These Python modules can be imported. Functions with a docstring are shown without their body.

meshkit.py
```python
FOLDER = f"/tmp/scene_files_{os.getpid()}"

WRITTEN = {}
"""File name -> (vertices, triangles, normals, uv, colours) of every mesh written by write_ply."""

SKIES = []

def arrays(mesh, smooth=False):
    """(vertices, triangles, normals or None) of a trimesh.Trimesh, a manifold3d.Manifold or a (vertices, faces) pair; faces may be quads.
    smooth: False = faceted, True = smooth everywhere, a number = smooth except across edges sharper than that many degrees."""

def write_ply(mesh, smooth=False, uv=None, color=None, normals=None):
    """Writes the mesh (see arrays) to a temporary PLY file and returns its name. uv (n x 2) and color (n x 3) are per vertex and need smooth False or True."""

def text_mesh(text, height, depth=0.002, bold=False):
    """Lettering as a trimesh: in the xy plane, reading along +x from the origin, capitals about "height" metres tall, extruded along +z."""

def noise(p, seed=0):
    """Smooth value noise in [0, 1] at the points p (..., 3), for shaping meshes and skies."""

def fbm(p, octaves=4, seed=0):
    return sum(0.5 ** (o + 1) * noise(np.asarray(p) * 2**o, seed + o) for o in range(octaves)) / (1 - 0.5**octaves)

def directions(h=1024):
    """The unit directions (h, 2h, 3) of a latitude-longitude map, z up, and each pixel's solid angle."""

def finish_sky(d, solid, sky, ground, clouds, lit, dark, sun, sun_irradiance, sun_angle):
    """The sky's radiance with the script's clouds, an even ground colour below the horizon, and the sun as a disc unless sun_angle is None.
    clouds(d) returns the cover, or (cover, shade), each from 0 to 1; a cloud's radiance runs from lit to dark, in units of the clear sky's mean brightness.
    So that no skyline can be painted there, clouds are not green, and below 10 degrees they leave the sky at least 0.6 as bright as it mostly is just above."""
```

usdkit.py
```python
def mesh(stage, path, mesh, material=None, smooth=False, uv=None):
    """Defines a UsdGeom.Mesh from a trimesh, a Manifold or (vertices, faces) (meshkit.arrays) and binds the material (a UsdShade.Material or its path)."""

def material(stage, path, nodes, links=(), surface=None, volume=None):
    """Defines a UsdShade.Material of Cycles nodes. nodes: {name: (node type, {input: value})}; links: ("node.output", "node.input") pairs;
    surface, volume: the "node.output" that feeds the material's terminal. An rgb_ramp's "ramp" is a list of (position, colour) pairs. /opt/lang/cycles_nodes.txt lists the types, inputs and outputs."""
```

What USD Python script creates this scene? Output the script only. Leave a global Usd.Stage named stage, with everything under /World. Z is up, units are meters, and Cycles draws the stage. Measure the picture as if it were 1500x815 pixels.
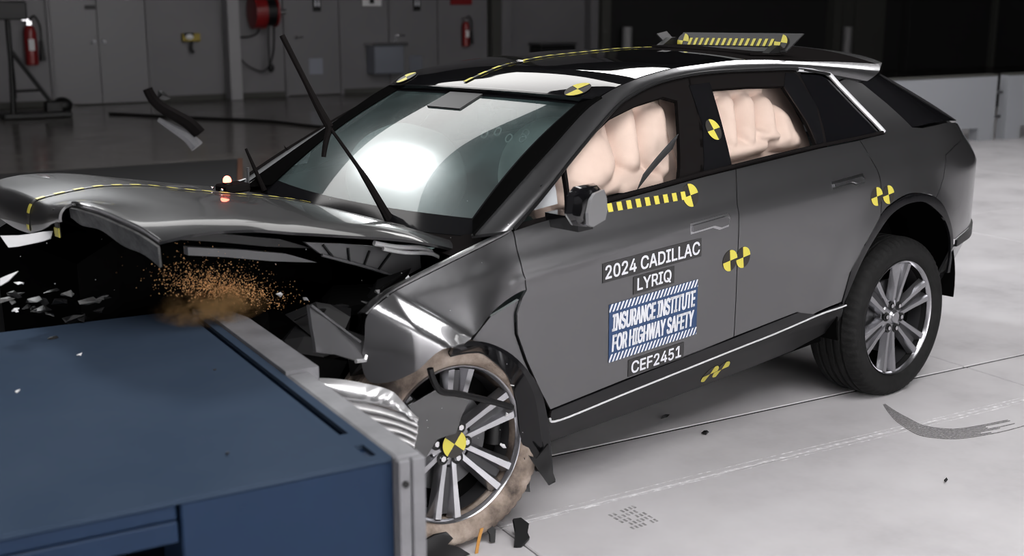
import math, random
import numpy as np, trimesh, manifold3d, shapely, usdkit, meshkit
from shapely.geometry import Polygon, box as sbox
from scipy.interpolate import PchipInterpolator as PI
from pxr import Usd, UsdGeom, UsdLux, UsdShade, Gf, Sdf

stage = Usd.Stage.CreateInMemory()
UsdGeom.SetStageUpAxis(stage, UsdGeom.Tokens.z); UsdGeom.SetStageMetersPerUnit(stage, 1.0)
UsdGeom.Xform.Define(stage, '/World'); UsdGeom.Scope.Define(stage, '/World/Looks')

# ---------------------------------------------------------------- camera, lights, exposure
PITCH, AZ, CAM_H, FPX = math.radians(13.0), math.radians(60.0), 1.88, 1800.0
cam = UsdGeom.Camera.Define(stage, '/World/Camera')
_fh = np.array([math.cos(AZ), math.sin(AZ), 0]); _r = np.array([math.sin(AZ), -math.cos(AZ), 0])
_fw = _fh * math.cos(PITCH) - np.array([0, 0, math.sin(PITCH)]); _u = np.cross(_r, _fw)
def mat4(x, y, z, o):
    return Gf.Matrix4d(*[float(v) for v in (*x, 0, *y, 0, *z, 0, *o, 1)])
cam.AddTransformOp().Set(mat4(_r, _u, -_fw, (0, 0, CAM_H)))
cam.CreateHorizontalApertureAttr(36.0); cam.CreateVerticalApertureAttr(36.0 * 815 / 1500)
cam.CreateFocalLengthAttr(36.0 * FPX / 1500); cam.CreateClippingRangeAttr(Gf.Vec2f(0.05, 200))
cam.CreateFStopAttr(2.4); cam.CreateFocusDistanceAttr(5.0)
cam.GetPrim().CreateAttribute('exposure', Sdf.ValueTypeNames.Float).Set(-0.2)

def rect_light(name, pos, target, w, h, intensity, color=(1, 1, 1), up=(0, 1, 0.01)):
    L = UsdLux.RectLight.Define(stage, '/World/' + name)
    z = np.array(pos, float) - np.array(target, float); z /= np.linalg.norm(z)
    x = np.cross(up, z); x /= np.linalg.norm(x); y = np.cross(z, x)
    L.AddTransformOp().Set(mat4(x, y, z, pos))
    L.CreateWidthAttr(w); L.CreateHeightAttr(h); L.CreateIntensityAttr(intensity); L.CreateColorAttr(Gf.Vec3f(*color))
    return L
# hall lamp banks: a wide bank beyond the car (mirrored in roof and windscreen) with one hot lamp, a bank above the near left of the floor, banks over the right, plus an added, unseen wash light on the wall behind the camera
rect_light('lamp_bank_far', (3.0, 11.1, 5.6), (3.0, 10.8, 0), 6.8, 4.0, 2.3, (1, .985, .97))
rect_light('lamp_bank_far_right', (9.4, 12.6, 5.6), (9.2, 12.0, 0), 2.6, 1.9, 5.0, (1, .985, .97))
rect_light('lamp_hot_spot', (1.1, 10.3, 5.5), (2.2, 4.4, 1.2), .95, .95, 170.0, (.97, .99, 1))
rect_light('lamp_bank_near', (1.7, -.6, 6.2), (2.6, 1.6, .3), 6.6, 4.0, 8.2, (1, .985, .985))
rect_light('lamp_bank_overhead', (10.2, 6.6, 6.6), (8.8, 5.8, 0), 4.0, 3.0, 12.0, (1, .985, .985))
rect_light('added_wall_wash', (4.0, -5.6, 3.6), (4.0, -7.0, .9), 14.0, .8, 62.0, (1, .985, .985))  # added light, brightens the wall that the car's side mirrors
dome = UsdLux.DomeLight.Define(stage, '/World/ambient_dome')
dome.CreateIntensityAttr(0.012); dome.CreateColorAttr(Gf.Vec3f(0.95, 0.97, 1.0))

# ---------------------------------------------------------------- materials
M = {}
def mat(name, **kw):
    M[name] = usdkit.material(stage, '/World/Looks/' + name, {'p': ('principled_bsdf', kw)}, surface='p.BSDF')
def nmat(name, ramp, scale=8, detail=6, rough=None, bump=0, bscale=None, dist=0, stretch=(1, 1, 1), **kw):
    """noise through a ramp to base colour, optional bump"""
    nodes = {'g': ('geometry', {}), 'm': ('mapping', {'scale': stretch}), 'n': ('noise_texture', {'scale': scale, 'detail': detail, 'roughness': .6, 'distortion': dist}),
             'r': ('rgb_ramp', {'ramp': ramp}), 'p': ('principled_bsdf', kw)}
    links = [('g.position', 'm.vector'), ('m.vector', 'n.vector'), ('n.fac', 'r.fac'), ('r.color', 'p.base_color')]
    if rough:
        nodes['q'] = ('map_range', {'from_min': .3, 'from_max': .7, 'to_min': rough[0], 'to_max': rough[1]})
        links += [('n.fac', 'q.value'), ('q.result', 'p.roughness')]
    if bump:
        nodes['bn'] = ('noise_texture', {'scale': bscale or scale * 4, 'detail': 4}); nodes['b'] = ('bump', {'strength': bump, 'distance': .01})
        links += [('g.position', 'bn.vector'), ('bn.fac', 'b.height'), ('b.normal', 'p.normal')]
    M[name] = usdkit.material(stage, '/World/Looks/' + name, nodes, links, surface='p.BSDF')
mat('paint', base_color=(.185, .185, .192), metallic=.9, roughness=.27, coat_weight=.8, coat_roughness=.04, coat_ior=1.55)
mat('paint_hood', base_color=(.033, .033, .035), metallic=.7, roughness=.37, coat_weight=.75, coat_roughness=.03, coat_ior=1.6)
mat('gloss_black', base_color=(.006, .006, .007), roughness=.07)
mat('roof_glass', base_color=(.004, .004, .005), roughness=.03, coat_weight=1, coat_roughness=.02)
mat('satin_black', base_color=(.006, .006, .006), roughness=.42, specular_ior_level=.3)
mat('black_trim', base_color=(.006, .006, .0065), roughness=.42, specular_ior_level=.3)
mat('black_matte', base_color=(.008, .008, .009), roughness=.8)
mat('frame_black', base_color=(.009, .008, .008), roughness=.6, specular_ior_level=0)
mat('deep_black', base_color=(.003, .003, .003), roughness=.95, specular_ior_level=0)
mat('grey_plastic', base_color=(.10, .10, .105), roughness=.55)
mat('dark_metal', base_color=(.09, .09, .095), metallic=.6, roughness=.45)
mat('chrome', base_color=(.75, .75, .77), metallic=1, roughness=.12)
mat('satin_trim', base_color=(.75, .75, .77), metallic=.4, roughness=.35)
mat('alloy', base_color=(.42, .42, .44), metallic=.95, roughness=.22)
mat('alloy_dark', base_color=(.05, .05, .053), metallic=.6, roughness=.35)
nmat('tyre', [(.3, (.006, .006, .006)), (.7, (.011, .011, .011))], scale=30, roughness=.75, specular_ior_level=.2, bump=.15, bscale=160)
nmat('tyre_scuffed', [(.36, (.035, .025, .02)), (.48, (.20, .155, .125)), (.7, (.50, .42, .36))], scale=5, detail=9, roughness=.8, bump=.35, bscale=60)
mat('bright_sticker', base_color=(.56, .49, .065), roughness=.5)
mat('sticker_black', base_color=(.018, .015, .012), roughness=.5)
mat('placard', base_color=(.024, .023, .024), roughness=.6)
mat('letter_white', base_color=(.60, .61, .65), roughness=.6)
mat('sign_blue', base_color=(.019, .048, .125), roughness=.5)
mat('mirror', base_color=(.30, .30, .31), metallic=.5, roughness=.25)
nmat('airbag', [(.3, (.64, .475, .41)), (.7, (.72, .555, .485))], scale=5, roughness=.8, bump=.12, bscale=14)
nmat('airbag_white', [(.3, (.11, .135, .13)), (.7, (.17, .20, .195))], scale=5, roughness=.85, bump=.2, bscale=10)
nmat('cabin', [(.3, (.14, .18, .18)), (.7, (.22, .27, .265))], scale=4, roughness=.8)
nmat('inner_panel', [(.3, (.03, .03, .03)), (.7, (.11, .11, .11))], scale=22, roughness=.6, bump=.3)
mat('belt', base_color=(.03, .03, .032), roughness=.8)
mat('crumpled_foil', base_color=(.42, .415, .42), roughness=.4, metallic=.35)
mat('crumpled_bright', base_color=(.55, .55, .56), metallic=.7, roughness=.3)
mat('lamp_red', base_color=(.8, .05, .03), emission_color=(1, .10, .06), emission_strength=14)
mat('white_plastic', base_color=(.62, .62, .63), roughness=.5)
mat('orange_strap', base_color=(.42, .20, .04), roughness=.6)
nmat('dust', [(.3, (.45, .20, .07)), (.6, (.75, .42, .18)), (.8, (.85, .68, .48))], scale=60, roughness=.9)
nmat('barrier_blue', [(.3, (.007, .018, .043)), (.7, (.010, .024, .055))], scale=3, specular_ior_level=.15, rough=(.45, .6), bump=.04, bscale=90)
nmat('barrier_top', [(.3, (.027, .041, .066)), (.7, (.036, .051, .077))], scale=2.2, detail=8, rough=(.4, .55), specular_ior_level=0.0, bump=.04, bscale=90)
nmat('steel_plate', [(.3, (.11, .11, .119)), (.7, (.165, .165, .176))], scale=9, roughness=.55, bump=.12, bscale=120)
def glass(name, tint, extra=0.0, rough=0.0):
    nodes = {'t': ('transparent_bsdf', {'color': tint}), 'g': ('glossy_bsdf', {'color': (1, 1, 1), 'roughness': rough}), 'f': ('layer_weight', {'blend': .5}),
             'w': ('math', {'math_type': 'power', 'value2': 4.0}), 'a': ('math', {'math_type': 'multiply_add', 'value2': .9, 'value3': .045 + extra, 'use_clamp': True}), 'x': ('mix_closure', {})}
    links = [('f.facing', 'w.value1'), ('w.value', 'a.value1'), ('a.value', 'x.fac'), ('t.BSDF', 'x.closure1'), ('g.BSDF', 'x.closure2')]
    M[name] = usdkit.material(stage, '/World/Looks/' + name, nodes, links, surface='x.closure')
M['windshield'] = usdkit.material(stage, '/World/Looks/windshield', {'t': ('transparent_bsdf', {'color': (.72, .80, .79)}), 'g': ('glossy_bsdf', {'color': (1, 1, 1), 'roughness': .0}), 'f': ('layer_weight', {'blend': .5}),
    'w': ('math', {'math_type': 'power', 'value2': 4.0}), 'a': ('math', {'math_type': 'multiply_add', 'value2': .9, 'value3': .07, 'use_clamp': True}), 'x': ('mix_closure', {}),
    'c': ('geometry', {}), 'n': ('noise_texture', {'scale': 3.2, 'detail': 5, 'distortion': .8}), 'q': ('map_range', {'from_min': .3, 'from_max': .75, 'to_min': .04, 'to_max': .17}),
    'd': ('diffuse_bsdf', {'color': (.30, .46, .46)}), 'y': ('mix_closure', {}), 'h': ('glossy_bsdf', {'color': (.95, 1, 1), 'roughness': .19}), 'z': ('mix_closure', {'fac': .07})},
    [('f.facing', 'w.value1'), ('w.value', 'a.value1'), ('a.value', 'x.fac'), ('c.position', 'n.vector'), ('n.fac', 'q.value'), ('q.result', 'y.fac'), ('t.BSDF', 'y.closure1'), ('d.BSDF', 'y.closure2'), ('y.closure', 'z.closure1'), ('h.BSDF', 'z.closure2'), ('z.closure', 'x.closure1'), ('g.BSDF', 'x.closure2')], surface='x.closure')  # diffuse film paints in the murky teal haze; rough gloss lobe blooms the lamp
glass('side_glass', (.95, .96, .95), -.02)
mat('dark_glass', base_color=(.004, .004, .005), roughness=.04)

# ---------------------------------------------------------------- mesh helpers
_used = {}
def path_for(parent, name):
    k = (parent, name); n = _used.get(k, -1) + 1; _used[k] = n
    return f'{parent}/{name}' + (f'_{n:03d}' if n else '')
def data(prim, **kw):
    for k, v in kw.items():
        if v: prim.SetCustomDataByKey(k, v)
def vf(m):
    if isinstance(m, tuple): return np.asarray(m[0], float), np.asarray(m[1], int)
    return np.asarray(m.vertices, float), np.asarray(m.faces, int)
def join(*ms):
    vs, fs, n = [], [], 0
    for m in ms:
        v, f = vf(m)
        if f.shape[1] == 4: f = np.vstack([f[:, [0, 1, 2]], f[:, [0, 2, 3]]])
        vs.append(v); fs.append(f + n); n += len(v)
    return np.vstack(vs), np.vstack(fs)
_off = {}
def put(parent, name, m, material, smooth=35, label=None, kind=None):
    """one Mesh under parent (a path); vertices in the frame of the thing"""
    p = path_for(parent, name); v, f = vf(m)
    o = _off.get('/'.join(parent.split('/')[:3]))
    if o is not None: v = v - o
    pr = usdkit.mesh(stage, p, (v, f), M[material], smooth).GetPrim()
    data(pr, label=label, kind=kind); return p
def thing(name, label, cat, base=(0, 0, 0), group=None, matrix=None, kind=None):
    p = path_for('/World', name); x = UsdGeom.Xform.Define(stage, p)
    if matrix is not None: x.AddTransformOp().Set(matrix)
    else:
        x.AddTranslateOp().Set(Gf.Vec3d(*map(float, base))); _off[p] = np.array(base, float)
    data(x.GetPrim(), label=label, category=cat, group=group, kind=kind); return p
def solo(name, m, material, label=None, cat=None, group=None, kind=None, smooth=35):
    p = path_for('/World', name); v, f = vf(m)
    base = np.array([v[:, 0].mean(), v[:, 1].mean(), v[:, 2].min()]) if kind != 'structure' else np.zeros(3)
    ms = usdkit.mesh(stage, p, (v - base, f), M[material], smooth); ms.AddTranslateOp().Set(Gf.Vec3d(*map(float, base)))
    data(ms.GetPrim(), label=label, category=cat, group=group, kind=kind); return p

def cbox(x0, x1, y0, y1, z0, z1, c=.006):
    c = min(c, (x1 - x0) / 3, (y1 - y0) / 3, (z1 - z0) / 3); p = []
    for x, sx in ((x0, 1), (x1, -1)):
        for y, sy in ((y0, 1), (y1, -1)):
            for z, sz in ((z0, 1), (z1, -1)):
                p += [(x + sx * c, y + sy * c, z), (x + sx * c, y, z + sz * c), (x, y + sy * c, z + sz * c)]
    return hull(p)
def hull(p):
    m = manifold3d.Manifold.hull_points(np.asarray(p, float)).to_mesh()
    return np.array(m.vert_properties[:, :3], float), np.array(m.tri_verts, int)
def ball(c, r, n=2):
    s = trimesh.creation.icosphere(subdivisions=n); return s.vertices * np.asarray(r) + np.asarray(c), s.faces
def tube(path, r, n=10, cap=True):
    P = np.asarray(path, float); k = len(P); r = np.broadcast_to(r, (k,))
    T = np.gradient(P, axis=0); T /= np.linalg.norm(T, axis=1, keepdims=True)
    a = np.array([0, 0, 1.0]) if abs(T[0][2]) < .9 else np.array([1.0, 0, 0])
    V = []
    for i in range(k):
        a = a - T[i] * (a @ T[i]); a /= np.linalg.norm(a); b = np.cross(T[i], a)
        t = np.linspace(0, 2 * np.pi, n, endpoint=False)
        V.append(P[i] + r[i] * (np.cos(t)[:, None] * a + np.sin(t)[:, None] * b))
    V = np.vstack(V); F = []
    for i in range(k - 1):
        for j in range(n):
            q = (j + 1) % n; F += [(i * n + j, i * n + q, (i + 1) * n + q), (i * n + j, (i + 1) * n + q, (i + 1) * n + j)]
    if cap:
        for i, s in ((0, -1), (k - 1, 1)):
            V = np.vstack([V, P[i]]); c = len(V) - 1
            for j in range(n):
                q = (j + 1) % n; F.append((c, i * n + j, i * n + q)[::1 if s > 0 else -1])
    return V, np.array(F)
def curve(pts, n=24):
    P = np.asarray(pts, float); d = np.r_[0, np.cumsum(np.linalg.norm(np.diff(P, axis=0), axis=1))]
    return PI(d, P)(np.linspace(0, d[-1], n))
def lathe(prof, n=96, axis='y', wobble=None):
    """prof: (radius, height) pairs; about the y axis (z up at angle 0)"""
    t = np.linspace(0, 2 * np.pi, n, endpoint=False); R = np.array(prof, float); k = len(R); V = np.zeros((n, k, 3))
    for i in range(n):
        r = R[:, 0] + (wobble(i) if wobble else 0)
        V[i] = np.stack([r * np.sin(t[i]), R[:, 1], r * np.cos(t[i])], 1) if axis == 'y' else np.stack([r * np.cos(t[i]), r * np.sin(t[i]), R[:, 1]], 1)
    F = []
    for i in range(n):
        q = (i + 1) % n
        for j in range(k - 1):
            F += [(i * k + j, q * k + j, q * k + j + 1), (i * k + j, q * k + j + 1, i * k + j + 1)]
    F = np.array(F)
    return V.reshape(-1, 3), F if axis == 'z' else F[:, ::-1]
def grid(P):
    P = np.asarray(P, float); a, b = P.shape[:2]; i = np.arange(a * b).reshape(a, b)
    q = np.stack([i[:-1, :-1], i[1:, :-1], i[1:, 1:], i[:-1, 1:]], -1).reshape(-1, 4)
    return P.reshape(-1, 3), np.vstack([q[:, [0, 1, 2]], q[:, [0, 2, 3]]])
def flip(m): return m[0], m[1][:, ::-1]
def mirror_y(m): return m[0] * np.array([1, -1, 1]), m[1][:, ::-1]
def vnormals(v, f):
    n = np.zeros_like(v); c = np.cross(v[f[:, 1]] - v[f[:, 0]], v[f[:, 2]] - v[f[:, 0]])
    for k in range(3): np.add.at(n, f[:, k], c)
    return n / np.maximum(np.linalg.norm(n, axis=1, keepdims=True), 1e-12)
def solidify(m, t):
    v, f = vf(m); n = vnormals(v, f); k = len(v); w = v - n * t
    e = np.vstack([f[:, [0, 1]], f[:, [1, 2]], f[:, [2, 0]]]); key = {}
    for a, b in e: key[(a, b)] = 1
    rim = np.array([(a, b) for a, b in key if (b, a) not in key])
    F = [f, f[:, ::-1] + k]
    if len(rim): F += [np.stack([rim[:, 1], rim[:, 0], rim[:, 0] + k], 1), np.stack([rim[:, 1], rim[:, 0] + k, rim[:, 1] + k], 1)]
    return np.vstack([v, w]), np.vstack(F)
def tri_poly(poly, h):
    """triangles of a shapely polygon cut along a grid of size h; welded 2-D vertices"""
    idx, V, F = {}, [], []
    def vid(p):
        k = (round(p[0], 5), round(p[1], 5))
        if k not in idx: idx[k] = len(V); V.append(k)
        return idx[k]
    shapely.prepare(poly); x0, y0, x1, y1 = poly.bounds
    xs = np.arange(math.floor(x0 / h), math.ceil(x1 / h)) * h; ys = np.arange(math.floor(y0 / h), math.ceil(y1 / h)) * h
    for x in xs:
        for y in ys:
            c = sbox(x, y, x + h, y + h)
            if poly.contains(c):
                a = [vid(p) for p in ((x, y), (x + h, y), (x + h, y + h), (x, y + h))]; F += [(a[0], a[1], a[2]), (a[0], a[2], a[3])]; continue
            g = poly.intersection(c)
            for q in getattr(g, 'geoms', [g]):
                if q.geom_type != 'Polygon' or q.area < 1e-9: continue
                q = shapely.geometry.polygon.orient(q)
                loops = [np.array(q.exterior.coords)[:-1]] + [np.array(r.coords)[:-1] for r in q.interiors]
                pts = np.vstack(loops)
                for t in manifold3d.triangulate(loops):
                    a = [vid(pts[i]) for i in t]
                    if len(set(a)) == 3: F.append(tuple(a))
    return np.array(V, float), np.array(F, int)
def spline(pts, closed=False, n=8):
    """Catmull-Rom through 2-D points"""
    P = np.asarray(pts, float); out = []; k = len(P)
    for i in range(k if closed else k - 1):
        a, b, c, d = (P[(i + j) % k] if closed else P[min(max(i + j, 0), k - 1)] for j in (-1, 0, 1, 2))
        for s in np.linspace(0, 1, n, endpoint=False):
            out.append(.5 * (2 * b + (c - a) * s + (2 * a - 5 * b + 4 * c - d) * s * s + (3 * b - a - 3 * c + d) * s ** 3))
    if not closed: out.append(P[-1])
    return [tuple(p) for p in out]
def prism(poly, z0, z1):
    """upright prism of an xy polygon"""
    v, f = tri_poly(poly, 50.0); t = np.c_[v, np.full(len(v), z1)]
    return solidify((t, f), z1 - z0)
def ribbon(a, b, t):
    return solidify(grid(np.stack([np.asarray(a, float), np.asarray(b, float)], 1)), t)

# ---------------------------------------------------------------- the setting
def floor_mat(name, base, dark, spec):
    nodes = {'g': ('geometry', {}), 'n': ('noise_texture', {'scale': 1.3, 'detail': 9, 'roughness': .65}), 'n2': ('noise_texture', {'scale': 22, 'detail': 5}),
             'r': ('rgb_ramp', {'ramp': [(.3, dark), (.65, base)]}), 'q': ('map_range', {'from_min': .3, 'from_max': .7, 'to_min': spec[0], 'to_max': spec[1]}),
             'b': ('bump', {'strength': .05, 'distance': .01}), 'p': ('principled_bsdf', {})}
    M[name] = usdkit.material(stage, '/World/Looks/' + name, nodes, [('g.position', 'n.vector'), ('g.position', 'n2.vector'), ('n.fac', 'r.fac'), ('r.color', 'p.base_color'),
              ('n.fac', 'q.value'), ('q.result', 'p.roughness'), ('n2.fac', 'b.height'), ('b.normal', 'p.normal')], surface='p.BSDF')
floor_mat('floor_pale', (.56, .545, .56), (.46, .445, .46), (.28, .45))
floor_mat('floor_dimmed', (.09, .083, .077), (.065, .06, .056), (.12, .2))  # floor colour darkened to stand in for light falling off here
mat('joint_dark', base_color=(.02, .02, .02), roughness=.9)
nmat('wall_paint', [(.3, (.125, .122, .129)), (.7, (.152, .148, .155))], scale=.7, roughness=.5)
mat('white_wall', base_color=(.7, .7, .7), roughness=.6)
mat('door_paint', base_color=(.148, .145, .152), roughness=.4)
mat('post_paint', base_color=(.26, .255, .265), roughness=.5)
mat('bay_black', base_color=(.012, .012, .012), roughness=.9)
mat('bay_dark', base_color=(.05, .05, .045), roughness=.8)
mat('ceiling_dark', base_color=(.03, .03, .03), roughness=.9)
mat('red_paint', base_color=(.19, .009, .010), roughness=.3)
mat('yellow_paint', base_color=(.30, .22, .02), roughness=.5)
mat('steel_sheet', base_color=(.30, .32, .37), metallic=.8, roughness=.35)
mat('edge_rust', base_color=(.08, .03, .015), roughness=.8)
mat('white_block', base_color=(.27, .28, .30), roughness=.5)

fl = thing('floor', 'pale grey painted concrete slab floor with dark joints', 'floor', kind='structure')
XS, YS = [-10, -1.02, 2.03, 5.08, 8.13, 11.18, 16, 21], [-7, .5, 3.6, 4.1, 7.2, 10.3, 14.2]
for j in range(len(YS) - 1):
    for i in range(len(XS) - 1):
        g0 = .0035; gy0 = .013 if YS[j] == 4.1 else .002; gy1 = .004 if YS[j + 1] == 4.1 else .002
        put(fl, 'slab', cbox(XS[i] + g0, XS[i + 1] - g0, YS[j] + gy0, YS[j + 1] - gy1, -.12, 0, .004), 'floor_dimmed' if YS[j] >= 10.3 and XS[i + 1] < 5.2 else 'floor_pale')
put(fl, 'far_slab', cbox(-10, 30, 14.205, 24, -.12, 0, .004), 'floor_dimmed', label='glossy floor in front of the back wall, colour darkened for the light falloff')
put(fl, 'joint_filler', cbox(-10, 21, 4.093, 4.116, -.10, -.004, .001), 'joint_dark', label='dark filler of the long slab joint')
put(fl, 'subfloor', cbox(-10.5, 30.5, -7.5, 24.5, -.30, -.13), 'joint_dark')

wb = thing('wall_back', 'grey painted back wall of the crash hall', 'wall', kind='structure')
put(wb, 'wall_panel', cbox(-6, 12.35, 22.4, 22.6, 0, 7), 'wall_paint')
put(wb, 'wall_panel', cbox(12.8, 14.75, 22.45, 22.6, 0, 7), 'wall_paint')
def column(x0, x1, y0, y1, m_): solo('column', cbox(x0, x1, y0, y1, 0, 7, .01), m_, None, None, kind='structure')
put(wb, 'bay_curtain', cbox(15.2, 30, 22.5, 22.7, 0, 7), 'bay_black', label='black closed bay')
solo('wall_left', cbox(-6.3, -6, -7, 24, 0, 7), 'wall_paint', 'grey side wall', 'wall', kind='structure')
solo('wall_front', cbox(-6, 30, -7.3, -7, 0, 7), 'white_wall', 'white wall behind the camera', 'wall', kind='structure')
solo('wall_right', cbox(30, 30.3, -7, 24, 0, 7), 'bay_black', 'dark side wall', 'wall', kind='structure')
solo('ceiling', cbox(-6, 30, -7, 24, 7, 7.3), 'ceiling_dark', 'dark hall ceiling', 'ceiling', kind='structure')

def plain_door(name, x0, x1, label, split=None, lever=None):
    d = thing(name, label, 'door', ((x0 + x1) / 2, 22.4, 0), kind='structure')
    xs = [x0, split, x1] if split else [x0, x1]
    for a, b in zip(xs, xs[1:]): put(d, 'door_leaf', cbox(a + .006, b - .006, 22.365, 22.40, .02, 2.15, .004), 'door_paint')
    for a, b in ((x0 - .06, x0), (x1, x1 + .06)): put(d, 'door_frame', cbox(a, b, 22.34, 22.42, 0, 2.2, .004), 'wall_paint')
    put(d, 'door_frame', cbox(x0 - .06, x1 + .06, 22.34, 22.42, 2.15, 2.22, .004), 'wall_paint')
    if split:
        for k in (-1, 1): put(d, 'door_knob', join(ball((split + k * .085, 22.31, 1.08), .035), tube([(split + k * .085, 22.37, 1.08), (split + k * .085, 22.31, 1.08)], .014)), 'letter_white')
        put(d, 'name_plate', cbox(split - .19, split - .005, 22.35, 22.365, 1.63, 1.70, .003), 'black_trim')
    if lever is not None:
        put(d, 'lever_handle', join(tube([(lever, 22.37, 1.10), (lever, 22.30, 1.10), (lever + .13, 22.30, 1.10)], .014), ball((lever, 22.35, 1.10), .035)), 'chrome')
        put(d, 'kick_vent', cbox(lever + .25, lever + .52, 22.352, 22.368, .40, .70, .003), 'steel_sheet')
    return d
plain_door('door_1', 3.86, 5.46, 'wide grey double door with round knobs and a dark plate', split=4.63)
plain_door('door_2', 8.05, 9.1, 'grey door with lever handle beside the red hose reel', lever=8.22)
plain_door('door_3', 10.2, 11.2, 'grey door with lever handle beside the steel basin', lever=10.32)
solo('trim_1', cbox(-6, 12.3, 22.385, 22.40, 0, .10, .004), 'bay_dark', 'dark skirting along the back wall', 'trim', kind='structure')
column(6.84, 7.06, 22.05, 22.38, 'post_paint')
for q in ((12.35, 12.58, 22.2, 22.6, 'bay_dark'), (12.58, 12.8, 22.2, 22.6, 'wall_paint'), (14.75, 14.95, 22.2, 22.6, 'wall_paint'), (14.98, 15.2, 22.1, 22.4, 'bay_dark'),
        (21.75, 22.0, 22.2, 22.48, 'bay_dark'), (22.15, 22.5, 22.3, 22.48, 'bay_dark'), (22.62, 23.6, 22.35, 22.48, 'bay_dark'), (24.3, 24.6, 22.2, 22.48, 'bay_black'), (27.6, 27.7, 22.3, 22.48, 'bay_dark')): column(*q)

def extinguisher(x, y, z, s, label):
    t = thing('fire_extinguisher', label, 'fire extinguisher', (x, y, z), 'fire extinguishers on the back wall')
    P = lambda *a: [(r * s, z + h * s) for r, h in a]
    v, f = lathe(P((.0, 0), (.072, 0), (.078, .02), (.078, .40), (.06, .46), (.03, .49), (0, .49)), 24, 'z'); v = v + np.array([x, y, 0]); put(t, 'cylinder', (v, f), 'red_paint')
    put(t, 'valve', join(cbox(x - .03 * s, x + .03 * s, y - .02, y + .02, z + .48 * s, z + .54 * s), cbox(x - .09 * s, x + .02 * s, y - .012, y + .012, z + .54 * s, z + .565 * s)), 'chrome')
    put(t, 'hose', tube(curve([(x, y, z + .53 * s), (x + .06 * s, y - .02, z + .60 * s), (x + .13 * s, y - .03, z + .45 * s), (x + .125 * s, y - .03, z + .28 * s)]), .013 * s), 'black_trim')
    put(t, 'horn', tube([(x + .125 * s, y - .03, z + .30 * s), (x + .125 * s, y - .03, z + .05 * s)], [.022 * s, .04 * s]), 'black_trim')
    put(t, 'label_patch', cbox(x - .035 * s, x + .035 * s, y - .081 * s, y - .074 * s, z + .18 * s, z + .32 * s, .002), 'white_plastic')
extinguisher(3.50, 22.25, .72, 1.35, 'large red fire extinguisher with black horn at left end of back wall')
extinguisher(11.80, 22.3, .86, 1.0, 'small red fire extinguisher hung beneath the red sign')
solo('red_sign', cbox(11.5, 11.98, 22.36, 22.39, 1.68, 2.1, .004), 'red_paint', 'plain red sign on the wall above the small extinguisher', 'sign')
t = thing('hose_reel', 'red hose reel mounted on the back wall with hanging black hose', 'hose reel', (7.5, 22.2, 1.3))
def drum(x, r, w):
    v, f = lathe([(0, -w / 2), (r, -w / 2), (r, w / 2), (0, w / 2)], 28); v = v[:, [1, 0, 2]]; return v + np.array([x, 22.04, 1.57]), f[:, ::-1]
put(t, 'flange', drum(7.40, .30, .22), 'red_paint'); put(t, 'hose_winding', drum(7.60, .25, .18), 'black_trim'); put(t, 'flange', drum(7.72, .27, .04), 'red_paint')
put(t, 'hub', drum(7.83, .05, .2), 'chrome'); put(t, 'bracket', cbox(7.10, 7.9, 22.3, 22.384, 1.80, 1.88), 'red_paint')
put(t, 'hose', tube(curve([(7.62, 22.1, 1.4), (7.60, 22.1, .9), (7.60, 22.1, .62), (7.45, 22.1, .50), (7.25, 22.15, .58), (7.10, 22.2, .72)], 30), .018), 'black_trim')
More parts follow.
